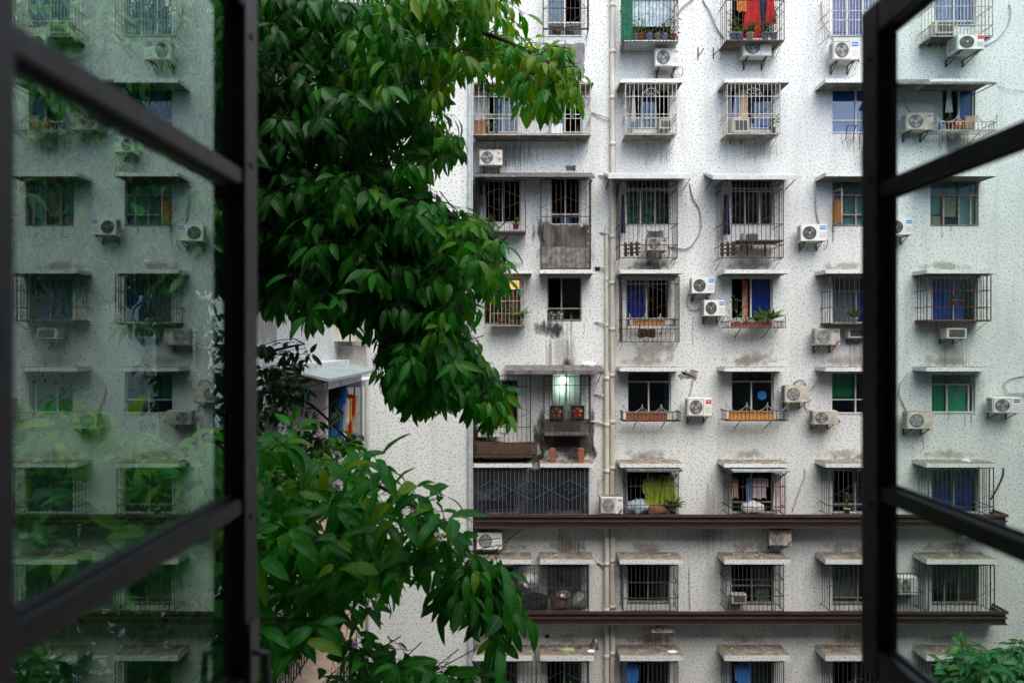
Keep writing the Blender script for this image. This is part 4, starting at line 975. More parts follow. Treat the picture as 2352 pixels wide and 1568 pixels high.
for i, (u, v) in enumerate(((1603,110),(1638,110))):
    root = empty('wall_bracket', P(u, v, W), ['empty iron wall bracket nearer the drainpipe side','empty iron wall bracket nearer the red dresses'][i], 'bracket', 'empty wall brackets')
    q = MB(); q.box(X(u)-.012, X(u)+.012, W-.03, W-.001, Z(v+26), Z(v)); q.build('plate', IRON, root)
    q = MB(); q.tube([P(u,v+20,W-.03), P(u+14,v+2,W-.3)], .014, 4); q.build('strut', IRON, root); localise(root)
root = empty('wall_bracket', P(1950, 300, W), 'rusty shelf bracket in front of the blue window by the stile', 'bracket'); q = MB()
for u in (1944, 1962): q.tube([P(u+4,290,W-.5), P(u,300,W-.35), P(u-2,322,W-.01)], .014, 4)
q.tube([P(1940,289,W-.5), P(1972,289,W-.5)], .014, 4); q.build('strut', IRON, root); localise(root)

# ================================================================ LAUNDRY
def garment(name, label, u, v, w, h_, Y, m_, kind='shirt', cat='clothing', grp='laundry hung at the windows', rotz=0, seed=0, strip=None):
    """hung at its hanger point (u,v); w,h in metres; real folds and thickness"""
    r = random.Random(seed+int(u)); top = P(u, v, Y) if not isinstance(u, Vector) else u
    nx, nz = 16, 26; fr, bk = [], []
    def prof(t):
        if kind == 'shirt': return (.20+.27*min(1,t/.07)) if t < .07 else (.47-.05*t if t < .46 else .33+.03*t)
        if kind == 'dress': return .26+.24*t
        if kind == 'trousers': return .30+.03*math.sin(t*5)
        return .5
    ph = r.random()*6; base = []
    for j in range(nz+1):
        t = j/nz; hw = prof(t)*w
        for i in range(nx+1):
            s_ = i/nx*2-1; fold = .020*math.sin(s_*7+ph+t*1.5)+.012*math.sin(s_*15+ph*2)
            zt = -t*h_ - (.05*w*abs(s_)*4 if kind == 'shirt' and j == 0 else 0) - .02*math.sin(s_*5+ph)*(t > .9)
            base.append((s_*hw, fold*(.3+t), zt))
    q = MB(); n1 = len(base); q.v = [(a, b-.012, c) for a, b, c in base]+[(a, b+.012, c) for a, b, c in base]; W_ = nx+1
    def keep(i, j):
        if kind == 'trousers' and .25 < j/nz and abs((i+.5)/nx*2-1) < .10: return False
        if kind == 'shirt' and j/nz > .36 and False: return False
        return True
    for j in range(nz):
        for i in range(nx):
            if not keep(i, j): continue
            a = j*W_+i; q.f.append((a+W_, a+W_+1, a+1, a)); q.m.append(0); q.f.append((n1+a, n1+a+1, n1+a+W_+1, n1+a+W_)); q.m.append(0)
    for j in range(nz):
        for i, e in ((0, 0), (nx, 1)):
            a = j*W_+i; q.f.append((a, a+W_, n1+a+W_, n1+a)); q.m.append(0)
    o_ = q.build(name, m_, None, True); o_.location = top; o_.rotation_euler = (0, 0, rotz)
    tag(o_, label, cat, grp)
    q = MB(); q.tube([(-w*.3,0,-.02),(0,0,.03),(w*.3,0,-.02)], .006, 4); q.tube([(0,0,.03),(0,0,.10),(.02,0,.12)], .004, 4); q.build('hanger', HUB, o_)
    return o_
yc = W-.35
garment('dress','long red patterned dress hanging in the brown cage',1728,-18,.62,1.55,yc,CL['red'],'dress')
garment('dress','plain red garment right of the long red dress',1770,-10,.34,.85,yc,CL['red'],'dress')
garment('shirt','dark clothing between the red dresses',1752,-12,.4,1.2,yc+.15,CL['navy'],'dress')
garment('shirt','orange-red checked top at the left of the red dresses',1703,-15,.4,.55,yc,CL['orange'],'shirt')
garment('shirt','white rag hanging left in the arched cage nearest the drainpipe',1455,203,.14,1.0,yc,CL['white'],'dress')
garment('towel','tan towel in the arched cage with laundry',1707,206,.34,1.15,yc,CL['tan'],'dress')
garment('shirt','black garment beside the tan towel',1722,206,.3,1.0,yc+.05,CL['black'],'dress')
garment('shirt','light blue top left of the tan towel',1693,214,.3,.8,yc+.05,CL['sky'],'dress')
garment('trousers','dark coat hanging at the left wall of the black cage below the longer awning',1431,448,.16,1.15,W-.2,CL['navy'],'dress')
garment('trousers','dark coat at the left of the black cage with a shelf unit',1668,447,.24,1.2,W-.2,CL['navy'],'dress')
garment('shirt','lime green shirt drying left of the other lime clothes',1497,1096,.62,1.05,yc,CL['lime'],'shirt')
garment('trousers','lime green bag-like garment between the lime shirts',1520,1092,.30,.85,yc+.04,CL['lime'],'dress')
garment('shirt','lime green garment at the right of the lime laundry',1536,1092,.52,.75,yc,CL['lime'],'dress')
garment('shirt','pale pink shirt in the middle of the tin-sheeted cage',1744,1096,.58,.62,yc,CL['pink'],'shirt')
garment('shirt','light blue jeans-like garment left of the pale pink shirt',1722,1098,.34,.85,yc,CL['sky'],'trousers')
garment('shirt','peach towel at the right of the pale pink shirt',1786,1092,.32,1.0,yc,CL['pink'],'dress')
garment('shirt','beige cloth at the left of the pink laundry cage',1688,1100,.22,.55,yc,CL['tan'],'dress')
garment('shirt','blue shirt hanging in the bottom cage right of the drainpipes',1452,1520,.42,1.3,yc,CL['shirtb'],'shirt')
garment('shirt','royal blue shirt in the bottom cage under the red board',1706,1522,.5,1.2,yc,CL['shirtb'],'shirt')
garment('cloth','white rag in the corner of the cage under the royal blue window',1545,636,.13,.35,yc-.1,CL['white'],'dress')
garment('towel','striped towel hanging under the dark awning by the pale rail',2180,205,.2,.7,yc,CL['white'],'dress')
garment('net','green shade net hanging down the left of the pot-filled cage',1440,-20,.34,1.5,W-.6,CL['netg'],'towel')
g_ = 'laundry hung on the wing side wall'
for (y_, w_, h_, m_, k_, lb) in ((12.1,.66,1.45,'pink','towel','pale pink dotted sheet hung under the blue-grey tin sheet'),(13.1,.66,1.0,'black','shirt','black long shirt beside the pink dotted sheet'),(13.3,.62,1.1,'navy','shirt','navy shirt with a blue sheen behind the black one'),
        (13.6,.64,1.2,'shirtb','shirt','blue top at the edge of the dark clothes'),(13.8,.64,1.4,'pink','shirt','lavender-pink top before the yellow one'),(14.05,.64,1.3,'yellow','shirt','yellow shirt on the wing laundry pole'),(14.32,.64,1.1,'red','shirt','bright red shirt behind the yellow one'),(14.6,.64,1.25,'tan','shirt','dark yellow checked shirt farthest on the pole')):
    garment('shirt' if k_ == 'shirt' else 'sheet', lb, Vector((XW+.44, y_, H-(.95 if y_ < 13.5 else 1.18))), 0, w_, h_, y_, CL[m_], k_, 'laundry', g_, 0, int(y_*3)) if False else None
    top = Vector((XW+.38, y_, H-(.62 if y_ < 13.4 else .72 if y_ < 13.7 else 1.08)))
    o_ = garment('shirt' if k_ == 'shirt' else 'sheet', lb, CU, CV, w_, h_, y_, CL[m_], k_, 'laundry', g_, 0, int(y_*3)); o_.location = top
q = MB()
for xx in (XW+.38,): q.tube([(xx,10.4,H-.56),(xx,13.7,H-.60)], .012, 6)
q.tube([(XW+.38,13.7,H-.96),(XW+.38,16.2,H-.98)], .012, 6)
tag(q.build('drying_pole', IRON), 'rusty drying poles carrying the wing laundry', 'pole')

# ================================================================ LEAVES
T_ST = np.array([0,.12,.35,.62,.85,1.0]); T_W = np.array([.05,.62,1.0,.86,.48,.03])
def leaf_arrays(base, dirs, nrm, L, Wd, bend, rng):
    """returns verts (n,V,3); V = 6*3 + 2 petiole"""
    n = len(base); side = np.cross(dirs, nrm); side /= np.linalg.norm(side, axis=1, keepdims=True)+1e-9
    nrm = np.cross(side, dirs)
    b = bend[:, None]; t = T_ST[None, :]; bt = np.maximum(b, .05)
    al = np.sin(bt*t)/bt; dr = (1-np.cos(bt*t))/bt
    cen = base[:, None, :]+dirs[:, None, :]*(al*L[:, None])[..., None]-nrm[:, None, :]*(dr*L[:, None])[..., None]
    out = []
    for c in (-1, 0, 1):
        wav = 0.06*np.sin(t*9+rng.random((n,1))*6)*abs(c)
        up = (.30*abs(c)*T_W[None, :]+wav)*Wd[:, None]*.5
        out.append(cen+side[:, None, :]*(c*T_W[None, :]*Wd[:, None]*.5)[..., None]+nrm[:, None, :]*up[..., None])
    V = np.stack(out, axis=2).reshape(n, 18, 3)
    pet = np.stack([base-dirs*(L*.22)[:, None]+nrm*(L*.04)[:, None], base-dirs*(L*.22)[:, None]+side*(L*.016)[:, None]], axis=1)
    return np.concatenate([V, pet], axis=1)
LF = []
for i in range(5):
    for c in range(2): a = i*3+c; LF.append((a, a+3, a+4, a+1))
LF.append((18, 1, 2, 19)); LF = np.array(LF)
LUV = np.array([[c*.5, t] for t in T_ST for c in (0,1,2)]+[[.5,0],[.5,0]])
def leaf_object(name, V, tint, m_, parent):
    n = len(V); me = bpy.data.meshes.new(name); me.vertices.add(n*20); me.vertices.foreach_set('co', V.reshape(-1).astype(np.float32))
    F_ = (LF[None]+(np.arange(n)*20)[:, None, None]).reshape(-1, 4); nf = len(F_)
    me.loops.add(nf*4); me.loops.foreach_set('vertex_index', F_.reshape(-1).astype(np.int32)); me.polygons.add(nf)
    me.polygons.foreach_set('loop_start', (np.arange(nf)*4).astype(np.int32)); me.polygons.foreach_set('loop_total', np.full(nf, 4, np.int32))
    me.polygons.foreach_set('use_smooth', np.ones(nf, bool))
    uv = me.uv_layers.new(name='UVMap'); uv.data.foreach_set('uv', np.tile(LUV[LF.reshape(-1)], (n, 1)).reshape(-1).astype(np.float32))
    at = me.attributes.new('tint', 'FLOAT', 'POINT'); at.data.foreach_set('value', np.repeat(tint, 20).astype(np.float32))
    me.materials.append(m_); me.update(calc_edges=True); me.validate()
    o = bpy.data.objects.new(name, me); C.objects.link(o); o.parent = parent; return o
def inpoly(u, v, poly):
    c = False; j = len(poly)-1
    for i in range(len(poly)):
        (a, b), (d, e) = poly[i], poly[j]
        if (b > v) != (e > v) and u < (d-a)*(v-b)/(e-b)+a: c = not c
        j = i
    return c
def unit(a): return a/(np.linalg.norm(a, axis=-1, keepdims=True)+1e-9)
def foliage(root, polys, limbs, seed, m_, count, Yr, Lr, droop, nl=(5,9), tintf=None, trunk=None, spread=.9, wr=.34, twig=.45, bendr=(.3,1.1), hang=0.0, tr=1.0, jit=26):
    """leafy twigs whose tips fill the crown; polys are its outline seen from the window, Yr its near and far depth"""
    rng = np.random.default_rng(seed); rd = random.Random(seed); B, D, N_, LL, TT = [], [], [], [], []; st = MB()
    us = [p[0] for p in polys]; vs_ = [p[1] for p in polys]; limbpts = np.array([tuple(p) for l in limbs for p in l]) if limbs else None
    k = 0
    def project(p): return CU+p[0]/p[1]*F, CV-(p[2]-H)/p[1]*F
    while k < count:
        u, v = rd.uniform(min(us), max(us)), rd.uniform(min(vs_), max(vs_))
        if not inpoly(u, v, polys): continue
        Y = rd.uniform(*Yr); mid = np.array(P(u, v, Y))
        d2 = ((limbpts-mid)**2).sum(1); ip = np.argmin(d2*rng.uniform(.6,1.4,len(d2))); orig = limbpts[ip]
        out = unit(mid-orig); out = unit(out*np.array([1,1,.35])+rng.normal(0,.22,3)+np.array([0,0,.05]))
        sl = twig*rd.uniform(1.2,2.4); a_ = mid-out*sl*.6; nt = rd.randint(5,9)
        axis = [a_+out*sl*t-np.array([0,0,1])*(hang*.5*sl*t*t) for t in np.linspace(0,1,6)]
        dd = np.linalg.norm(a_-orig)
        if len(B) and False: st.tube([orig, (orig+a_)/2+np.array([0,0,.06*dd]), a_], [.012,.010,.007], 4, False)
        sd0 = unit(np.cross(out, np.array([0,0,1.0]))+1e-6)
        spray_t = rd.gauss(0,.10); last_ok = 0; first_ok = 9
        for j in range(nt+1):
            if j == nt:
                if last_ok:
                    f0 = max(.08, first_ok-.12)
                    st.tube([a_+out*sl*t-np.array([0,0,1])*(hang*.5*sl*t*t) for t in np.linspace(f0,last_ok,5)], [.0055*tr,.005*tr,.004*tr,.003*tr,.002*tr], 4, False)
                    pu, pv = project(a_)
                    if dd < 1.0 and first_ok < .4 and inpoly(pu, pv, polys) and rd.random() < .5: st.tube([orig, (orig+a_)/2+np.array([0,0,.06*dd]), a_+out*sl*.1], [.008*tr,.007*tr,.005*tr], 4, False)
                break
            t = .15+.85*j/(nt-1); bp = a_+out*sl*t-np.array([0,0,1])*(hang*.5*sl*t*t); sg = 1 if j % 2 else -1
            last = j == nt-1
            dirv = unit(out*(1.0 if last else .6)+sd0*sg*(.1 if last else .8)+rng.normal(0,.2,3)+np.array([0,0,-hang*.5-.05])); tl = twig*rd.uniform(.35,.7)
            start = bp; tip = bp+dirv*tl
            pu, pv = project(tip)
            if not inpoly(pu+rd.gauss(0,9), pv+rd.gauss(0,jit), polys): continue
            k += 1; last_ok = t; first_ok = min(first_ok, t)
            st.tube([start, (start+tip)/2+np.array([0,0,.04*tl]), tip], [.0035*tr,.003*tr,.0018*tr], 3, False)
            n = rd.randint(*nl)
            for i in range(n):
                s_ = 1-(i/n)*.8; pos = start+(tip-start)*s_; an = i*2.4+rd.random()
                a1 = unit(np.cross(dirv, np.array([0,0,1.0]))+1e-6); a2 = np.cross(a1, dirv)
                lat = a1*math.cos(an)+a2*math.sin(an)*.6
                d = dirv*(.5 if i else .9)+lat*spread+np.array([0,0,-droop*rd.uniform(.5,1.6)])+rng.normal(0,.18,3); d = unit(d)
                up = np.array([0,0,1.0])+dirv*.6+rng.normal(0,.35,3)+np.array([0,-.3,0]); up = unit(up-d*np.dot(up,d))
                Lf = rd.triangular(Lr[0]*.6, Lr[1]*1.1, Lr[1]*.85); B.append(pos+d*Lf*.2); D.append(d); N_.append(up); LL.append(Lf); TT.append(tintf(u, v, Y, rd)+spray_t)
    B, D, N_, LL, TT = map(np.array, (B, D, N_, LL, TT)); n = len(B)
    V = leaf_arrays(B, D, N_, LL, LL*rng.uniform(wr*.85, wr*1.15, n), rng.uniform(*bendr, n), rng)
    leaf_object('crown', V-np.array(root.location)[None, None], np.clip(TT,0,1), m_, root)
    for i in range(len(st.v)): st.v[i] = tuple(Vector(st.v[i])-root.location)
    st.build('twigs', BARK, root, True)
def limb_path(uvY, n=5): return spline([P(u, v, Y) for u, v, Y in uvY], n)
def tree_wood(root, trunk_pts, trunk_r, limbs, r0):
    q = MB(); q.tube(spline(trunk_pts, 4), [trunk_r*(1-.55*i/(4*(len(trunk_pts)-1))) for i in range(4*(len(trunk_pts)-1)+1)], 10)
    for i in range(len(q.v)): q.v[i] = tuple(Vector(q.v[i])-root.location)
    q.build('trunk', BARK, root, True)
    for l in limbs:
        q = MB(); n = len(l); q.tube(l, [r0*(1-.85*i/n) for i in range(n)], 6)
        for i in range(len(q.v)): q.v[i] = tuple(Vector(q.v[i])-root.location)
        q.build('branch', BARK, root, True)

# ---- big hanging-leaved tree filling the left and centre
TB = Vector((-3.15, 6.8, 0))
root = empty('broadleaf_tree', TB, 'tall tree with long drooping glossy leaves filling the upper left of the view', 'tree')
hub = (395, 560, 6.8)
limbs = [limb_path(l) for l in (
    [hub, (470,330,6.6), (620,150,6.4), (800,60,6.2), (980,40,6.0), (1150,90,5.8), (1270,150,5.7)],
    [hub, (520,430,6.6), (660,330,6.3), (820,270,6.0), (960,300,5.8), (1060,340,5.6)],
    [hub, (560,540,6.6), (720,500,6.2), (900,470,6.0), (1040,500,5.8), (1150,560,5.8)],
    [hub, (520,620,6.4), (690,620,6.1), (850,660,5.8), (1000,760,5.7), (1120,870,5.6)],
    [hub, (420,300,6.9), (480,60,7.0), (560,-120,7.0)], [hub, (250,380,6.4), (120,180,6.0), (0,60,5.6)])]
tree_wood(root, [TB, TB+Vector((.05,0,6)), TB+Vector((-.1,.1,12)), P(*hub), P(430,100,6.9), P(480,-300,6.9)], .24, limbs, .055)
def tf_top(u, v, Y, r):  # leaf colour brightens to the upper right, painting in the sky light there
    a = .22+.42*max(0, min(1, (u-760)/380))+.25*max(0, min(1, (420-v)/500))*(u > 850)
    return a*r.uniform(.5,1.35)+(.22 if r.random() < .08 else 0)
P1 = [(-60,-60),(1175,-60),(1185,10),(1225,75),(1305,98),(1345,160),(1335,210),(1265,215),(1240,275),(1200,240),(1140,170),(1080,120),(1045,130),(1020,180),(1010,230),(1045,290),(1075,330),(1065,360),(1010,350),(985,380),(940,420),(800,440),(560,440),(480,520),(-60,380)]
P2 = [(430,380),(980,395),(990,440),(1060,470),(1120,510),(1155,560),(1165,620),(1150,660),(1090,640),(1060,700),(1055,760),(1000,770),(930,720),(840,700),(760,715),(690,705),(600,700),(560,660),(440,640)]
P3 = [(850,700),(1080,740),(1085,800),(1140,850),(1165,900),(1155,940),(1120,960),(1090,900),(1050,850),(1000,900),(960,900),(900,880),(885,830),(880,780)]
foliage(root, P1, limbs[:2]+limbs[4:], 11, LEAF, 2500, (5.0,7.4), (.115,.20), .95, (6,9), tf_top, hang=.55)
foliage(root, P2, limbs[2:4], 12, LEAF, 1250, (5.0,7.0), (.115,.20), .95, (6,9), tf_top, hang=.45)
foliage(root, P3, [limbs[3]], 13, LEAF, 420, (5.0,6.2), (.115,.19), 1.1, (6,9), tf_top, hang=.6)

P4 = [(-60,360),(200,330),(470,380),(500,560),(480,700),(300,720),(120,640),(-60,700)]
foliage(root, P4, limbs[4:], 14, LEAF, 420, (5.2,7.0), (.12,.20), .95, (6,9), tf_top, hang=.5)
# ---- nearer arching tree in the lower left
TB2 = Vector((-2.4, 4.3, 0)); root = empty('broadleaf_tree', TB2, 'nearer tree with large arching shiny leaves at the lower left', 'tree')
hub2 = (330, 1500, 4.4)
limbs2 = [limb_path(l) for l in (
    [hub2, (470,1290,4.3), (620,1150,4.2), (760,1090,4.1), (880,1120,4.0), (1000,1200,3.9), (1080,1270,3.8), (1130,1310,3.75)],
    [hub2, (520,1360,4.2), (680,1260,4.0), (800,1250,3.9), (900,1310,3.8)],
    [hub2, (480,1480,4.0), (640,1440,3.8), (780,1480,3.7), (950,1540,3.6), (1090,1600,3.6)],
    [hub2, (300,1280,4.4), (200,1120,4.3), (120,1000,4.2)], [hub2, (180,1420,4.2), (60,1340,4.0)])]
tree_wood(root, [TB2, TB2+Vector((0,0,6)), P(300,1900,4.4), P(*hub2), P(280,1100,4.5)], .17, limbs2, .022)
def tf_low(u, v, Y, r): return (.42+.12*(u < 560))*r.uniform(.55,1.5)+(.35 if r.random() < .13 else 0)  # left-hand leaves get a lighter colour to lift their shade
Q1 = [(-60,1010),(160,900),(330,1000),(440,1020),(600,1010),(700,985),(790,990),(880,1035),(960,1080),(1005,1140),(1060,1185),(1080,1250),(1070,1330),(1000,1350),(950,1330),(880,1400),(820,1400),(740,1440),(680,1500),(640,1580),(620,1640),(-60,1640)]
Q2 = [(1000,1210),(1080,1250),(1150,1290),(1215,1330),(1225,1360),(1190,1400),(1190,1470),(1130,1470),(1090,1420),(1040,1400),(1000,1380)]
Q3 = [(820,1400),(960,1500),(1060,1520),(1120,1568),(1100,1640),(700,1640)]
foliage(root, Q1, limbs2, 21, LEAF, 700, (3.2,4.7), (.13,.19), .30, (5,8), tf_low, hang=-.1, bendr=(.5,1.4), tr=.55, jit=14)
foliage(root, Q2, [limbs2[0]], 22, LEAF, 46, (3.4,3.9), (.13,.19), .75, (5,8), tf_low, hang=.6, tr=.55, jit=14)
foliage(root, Q3, [limbs2[2]], 23, LEAF, 60, (3.2,3.9), (.12,.17), .35, (5,7), tf_low, bendr=(.5,1.3), tr=.55, jit=14)

# ---- dark thin-branched tree between them
TB3 = Vector((-3.35, 8.6, 0)); root = empty('broadleaf_tree', TB3, 'dark sparse tree with small leaves in front of the wing laundry', 'tree')
hub3 = (470, 930, 8.6)
limbs3 = [limb_path(l) for l in (
    [hub3, (560,830,8.3), (650,800,8.0), (700,790,7.9)], [hub3, (600,900,8.2), (700,920,8.0), (800,1010,7.8), (850,1060,7.7)],
    [hub3, (600,1000,8.0), (720,1060,7.8)], [hub3, (400,800,8.4), (320,745,8.2), (240,740,8.0)], [hub3, (380,900,8.4), (270,880,8.0)], [hub3, (500,1100,8.2), (640,1150,8.0)])]
tree_wood(root, [TB3, TB3+Vector((.1,0,6)), TB3+Vector((0,.1,11)), P(*hub3), P(450,700,8.7)], .15, limbs3, .035)
def tf_dk(u, v, Y, r): return .25*r.uniform(.4,1.5)
R1 = [(220,735),(470,720),(600,770),(690,760),(720,800),(700,850),(760,900),(830,970),(870,1040),(880,1100),(760,1150),(560,1150),(400,1060),(250,960)]
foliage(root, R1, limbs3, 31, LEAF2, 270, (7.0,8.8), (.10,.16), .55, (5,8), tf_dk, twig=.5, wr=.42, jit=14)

# ---- shrub at the lower right, seen through the clear casement
TB4 = Vector((9.6, 13.6, 0)); root = empty('shrub_tree', TB4, 'small bright green tree rising at the bottom right corner', 'tree')
hub4 = (2290, 1640, 13.4)
limbs4 = [limb_path(l) for l in ([hub4, (2250,1560,13.3), (2215,1500,13.2), (2205,1460,13.2)], [hub4, (2330,1560,13.2), (2345,1500,13.2)], [hub4, (2230,1590,13.2), (2170,1570,13.0)])]
tree_wood(root, [TB4, TB4+Vector((0,0,5)), P(*hub4), P(2290,1580,13.4)], .11, limbs4, .03)
def tf_sh(u, v, Y, r): return .5*r.uniform(.4,1.5)+(.4 if r.random() < .12 else 0)
S1 = [(2175,1490),(2215,1465),(2260,1490),(2300,1500),(2352,1480),(2420,1470),(2460,1640),(2120,1640),(2150,1560),(2185,1520)]
foliage(root, S1, limbs4, 41, LEAF3, 200, (12.6,13.8), (.19,.31), .30, (6,9), tf_sh, twig=.5, wr=.42)

# ================================================================ POT PLANTS
def pot_plant(label, u, v, Y, pr=.10, ph=.16, pm=None, kind='bush', h_=.35, seed=1, tint=.4, grp='potted plants at the windows', n=26):
    loc = P(u, v, Y); root = empty('potted_plant', loc, label, 'potted plant', grp); q = MB()
    q.lathe((0,0,0), [(0,0),(pr*.72,0),(pr*.95,ph*.85),(pr*1.05,ph*.86),(pr*1.05,ph),(pr*.9,ph),(pr*.88,ph*.9),(0,ph*.9)], 12); q.build('pot', pm or TERRA, root, True)
    rng = np.random.default_rng(seed); B, D, N_, LL = [], [], [], []
    for i in range(n):
        an = rng.random()*6.28
        if kind == 'spiky': d = unit(np.array([math.cos(an)*.55, math.sin(an)*.55, rng.uniform(.4,1.1)])); b = np.array([0,0,ph]); L_ = h_*rng.uniform(.7,1.1)
        else:
            t = rng.random(); b = np.array([math.cos(an)*h_*.32*t, math.sin(an)*h_*.3*t, ph+h_*rng.random()]); d = unit(np.array([math.cos(an), math.sin(an), rng.uniform(-.4,.7)])); L_ = rng.uniform(.06,.12)
        B.append(b); D.append(d); N_.append(unit(np.array([0,0,1.0])+rng.normal(0,.3,3)-d*.2)); LL.append(L_)
    B, D, N_, LL = map(np.array, (B, D, N_, LL))
    V = leaf_arrays(B, D, N_, LL, LL*(.14 if kind == 'spiky' else .5), rng.uniform(.3,1.2,len(B)), rng)
    leaf_object('foliage', V, np.clip(rng.normal(tint,.2,len(B)),0,1), PLANT, root)
    q = MB()
    for i in range(4): q.tube([(0,0,ph*.9),(rng.normal(0,h_*.12),rng.normal(0,h_*.12),ph+h_*.8)], .006, 4)
    q.build('stem', BARK, root)
yp = W-.45
for i, (u, dv, m_, h_, lb) in enumerate(((1443,0,TERRA,.12,'small empty-looking terracotta pot at the far left of the netted cage'),(1458,0,POT_G,.35,'grey pot with yellow-green sprawling leaves in the netted cage'),(1472,0,TERRA,.6,'terracotta pot with the tallest bush in the netted cage'),
        (1492,0,POT_B,.14,'low blue pot in the middle of the netted cage'),(1511,0,POT_G,.1,'pale green round pot in the netted cage'),(1527,0,POT_B,.45,'blue-white pot with thin stems at the right of the netted cage'),(1546,0,TERRA,.5,'small terracotta pot in the right corner of the netted cage'))):
    pot_plant(lb, u, 92, yp, .10, .16, m_, 'bush', h_, 50+i, .65 if i in (1,2) else .3, n=12 if h_ < .2 else 46)
for i, (u, m_, h_, k, lb) in enumerate(((1684,POT_B,.5,'bush','blue pot with dark bush under the left of the red dress'),(1697,POT_B,.2,'bush','tiny blue pot beside the dark bush under the red dress'),(1722,POT_W,.4,'spiky','long white planter with grassy blades under the red dresses'),
        (1757,POT_B,.3,'bush','blue bowl under the plain red garment'),(1777,POT_B,.65,'bush','blue bowl with reddish twiggy plant at the right of the red dresses'))):
    pot_plant(lb, u, 90, yp, .12, .16, m_, k, h_, 70+i, .45, n=44)
for i, (u, v, m_, k, h_, lb) in enumerate(((1692,750,TERRA,'bush',.8,'tall twiggy plant in front of the open dark window'),(1715,750,TERRA,'spiky',.28,'low spiky plant by the red floral curtain'),(1738,750,TERRA,'spiky',.36,'spiky striped plant left of the biggest agave'),(1766,750,TERRA,'spiky',.62,'biggest pale striped agave on the iron rail'))):
    pot_plant(lb, u, v, W-.4, .09, .14, m_, k, h_, 80+i, .55, n=40)
for (u, v, m_, k, h_, lb) in ((1118,305,POT_G,'bush',.5,'dry grassy plant in the wide arched cage'),(1138,305,POT_G,'bush',.3,'dark bushy plant in the wide arched cage'),(1152,745,TERRA,'bush',.6,'leafy plant at the left of the lamplit cage'),(1175,747,POT_B,'bush',.5,'leafy plant at the middle of the lamplit cage'),(1192,746,TERRA,'spiky',.5,'spiky plant at the right of the lamplit cage'),
        (1185,526,TERRA,'bush',.2,'terracotta pot on the tray below the ragged tin roof'),(1130,526,POT_W,'bush',.3,'white trough of low greens below the ragged tin roof'),(1962,742,POT_W,'spiky',.4,'small white pot with broad leaves on the orange sill'),(1546,1180,POT_W,'spiky',.5,'spider plant at the right of the lime laundry'),
        (1945,1178,POT_W,'bush',.5,'bushy plant in a white box behind the lower left diamond bars'),(1776,305,POT_G,'bush',.4,'dry twiggy plant right of the tan towel'),(2180,296,TERRA,'bush',.25,'small plant on the pale swagged rail')):
    pot_plant(lb, u, v, W-.35, .10, .15, m_, k, h_, int(u+v), .4, n=46)
for i, u in enumerate((2190, 2208)):
    r_ = pot_plant(['left red hanging pot before the blue curtain','right red hanging pot before the blue curtain'][i], u, 700, W-.35, .09, .14, TERRA, 'bush', .2, 90+i, .5, n=22)
for (u, v, lb) in ((1306,1615,'leafy plant in the bottom cage beside the drainpipes'),): pot_plant(lb, u, v, W-.35, .12, .16, TERRA, 'bush', .5, 95, .4, n=46)

# ================================================================ ODDS AND ENDS
def thing_box(name, label, cat, u0, u1, v0, v1, Y, dep, m_, grp=None, bev=.012):
    q = MB(); q.box(-.5*(X(u1,Y)-X(u0,Y)), .5*(X(u1,Y)-X(u0,Y)), 0, dep, 0, Z(v0,Y)-Z(v1,Y)); o_ = bevel(q.build(name, m_), bev, 2)
    o_.location = ((X(u0,Y)+X(u1,Y))/2, Y, Z(v1,Y)); return tag(o_, label, cat, grp)
thing_box('cardboard_box','brown cardboard box standing on the pale swagged rail','box',2217,2240,266,296,W-.5,.3,CARD)
thing_box('plywood_sheet','red-brown board at the left end of the wide arched cage','board',1090,1117,277,308,W-.66,.02,BROWNBOARD)
thing_box('foam_box','white plastic basket in the wide arched cage','basket',1266,1292,284,307,W-.5,.3,WHITE_T)
thing_box('water_heater','pale gas water heater behind the three-diamond cage','water heater',1133+0,1160,1105,1150,W-.16,.15,mat('heater_white',(.5,.5,.45),.5))
thing_box('storage_box','grey-white boxes on a shelf behind the three-diamond cage','box',1096,1125,1128,1148,W-.4,.3,POT_W)
q = MB()
for i in range(9):
    y_ = W-.64+.05*i; z_ = Z(1043)+.02*(i%3); a = X(1092+random.uniform(-4,6)); b = X(1222+random.uniform(-12,12))
    q.prism([(a,y_,z_),(b,y_,z_+random.uniform(-.03,.06)),(b,y_,z_+.35+random.uniform(-.1,.1)),(a,y_,z_+.36+random.uniform(-.05,.12))],(0,.03,0))
tag(q.build('plank_pile', WOODP), 'pile of old brown boards sagging out of the diamond cage by the corner', 'planks')
for i, (x0_, x1_, y0_, y1_) in enumerate(((1263,1275,1030,1058),(1328,1341,1030,1058))):
    q = MB(); Y = W-.55; a, b = X(x0_,Y), X(x1_,Y); zt, zb = Z(y0_,Y), Z(y1_+6,Y); k = 8
    for j in range(k): q.box(a+.01*(j%2), b+.01*(j%2), Y, Y+.2, zb+(zt-zb)*j/k, zb+(zt-zb)*(j+.92)/k)
    tag(q.build('brick_pier', BRICK), ['left stack of red bricks propping the sooty cage','right stack of red bricks propping the sooty cage'][i], 'brick stack', 'brick stacks under the sooty cage')
def rack(u, v, label):
    root = empty('wooden_rack', P(u, v, W-.5), label, 'wooden rack', 'slatted wooden racks in the black cages'); q = MB()
    for i in range(3): q.box(-.24+.17*i, -.16+.17*i, -.02, .02, 0, .42)
    q.build('posts', WOODP, root); q = MB()
    for i in range(3): q.box(-.28, .24, -.045, -.021, .08+.12*i, .13+.12*i)
    q.build('slats', WOODP, root); root.rotation_euler = (R(14), R(-6), R(5))
rack(1453, 588, 'wooden slat rack leaning inside the black cage with the navy-labelled unit')
rack(1674, 588, 'wooden slat rack leaning inside the black cage with the box unit')
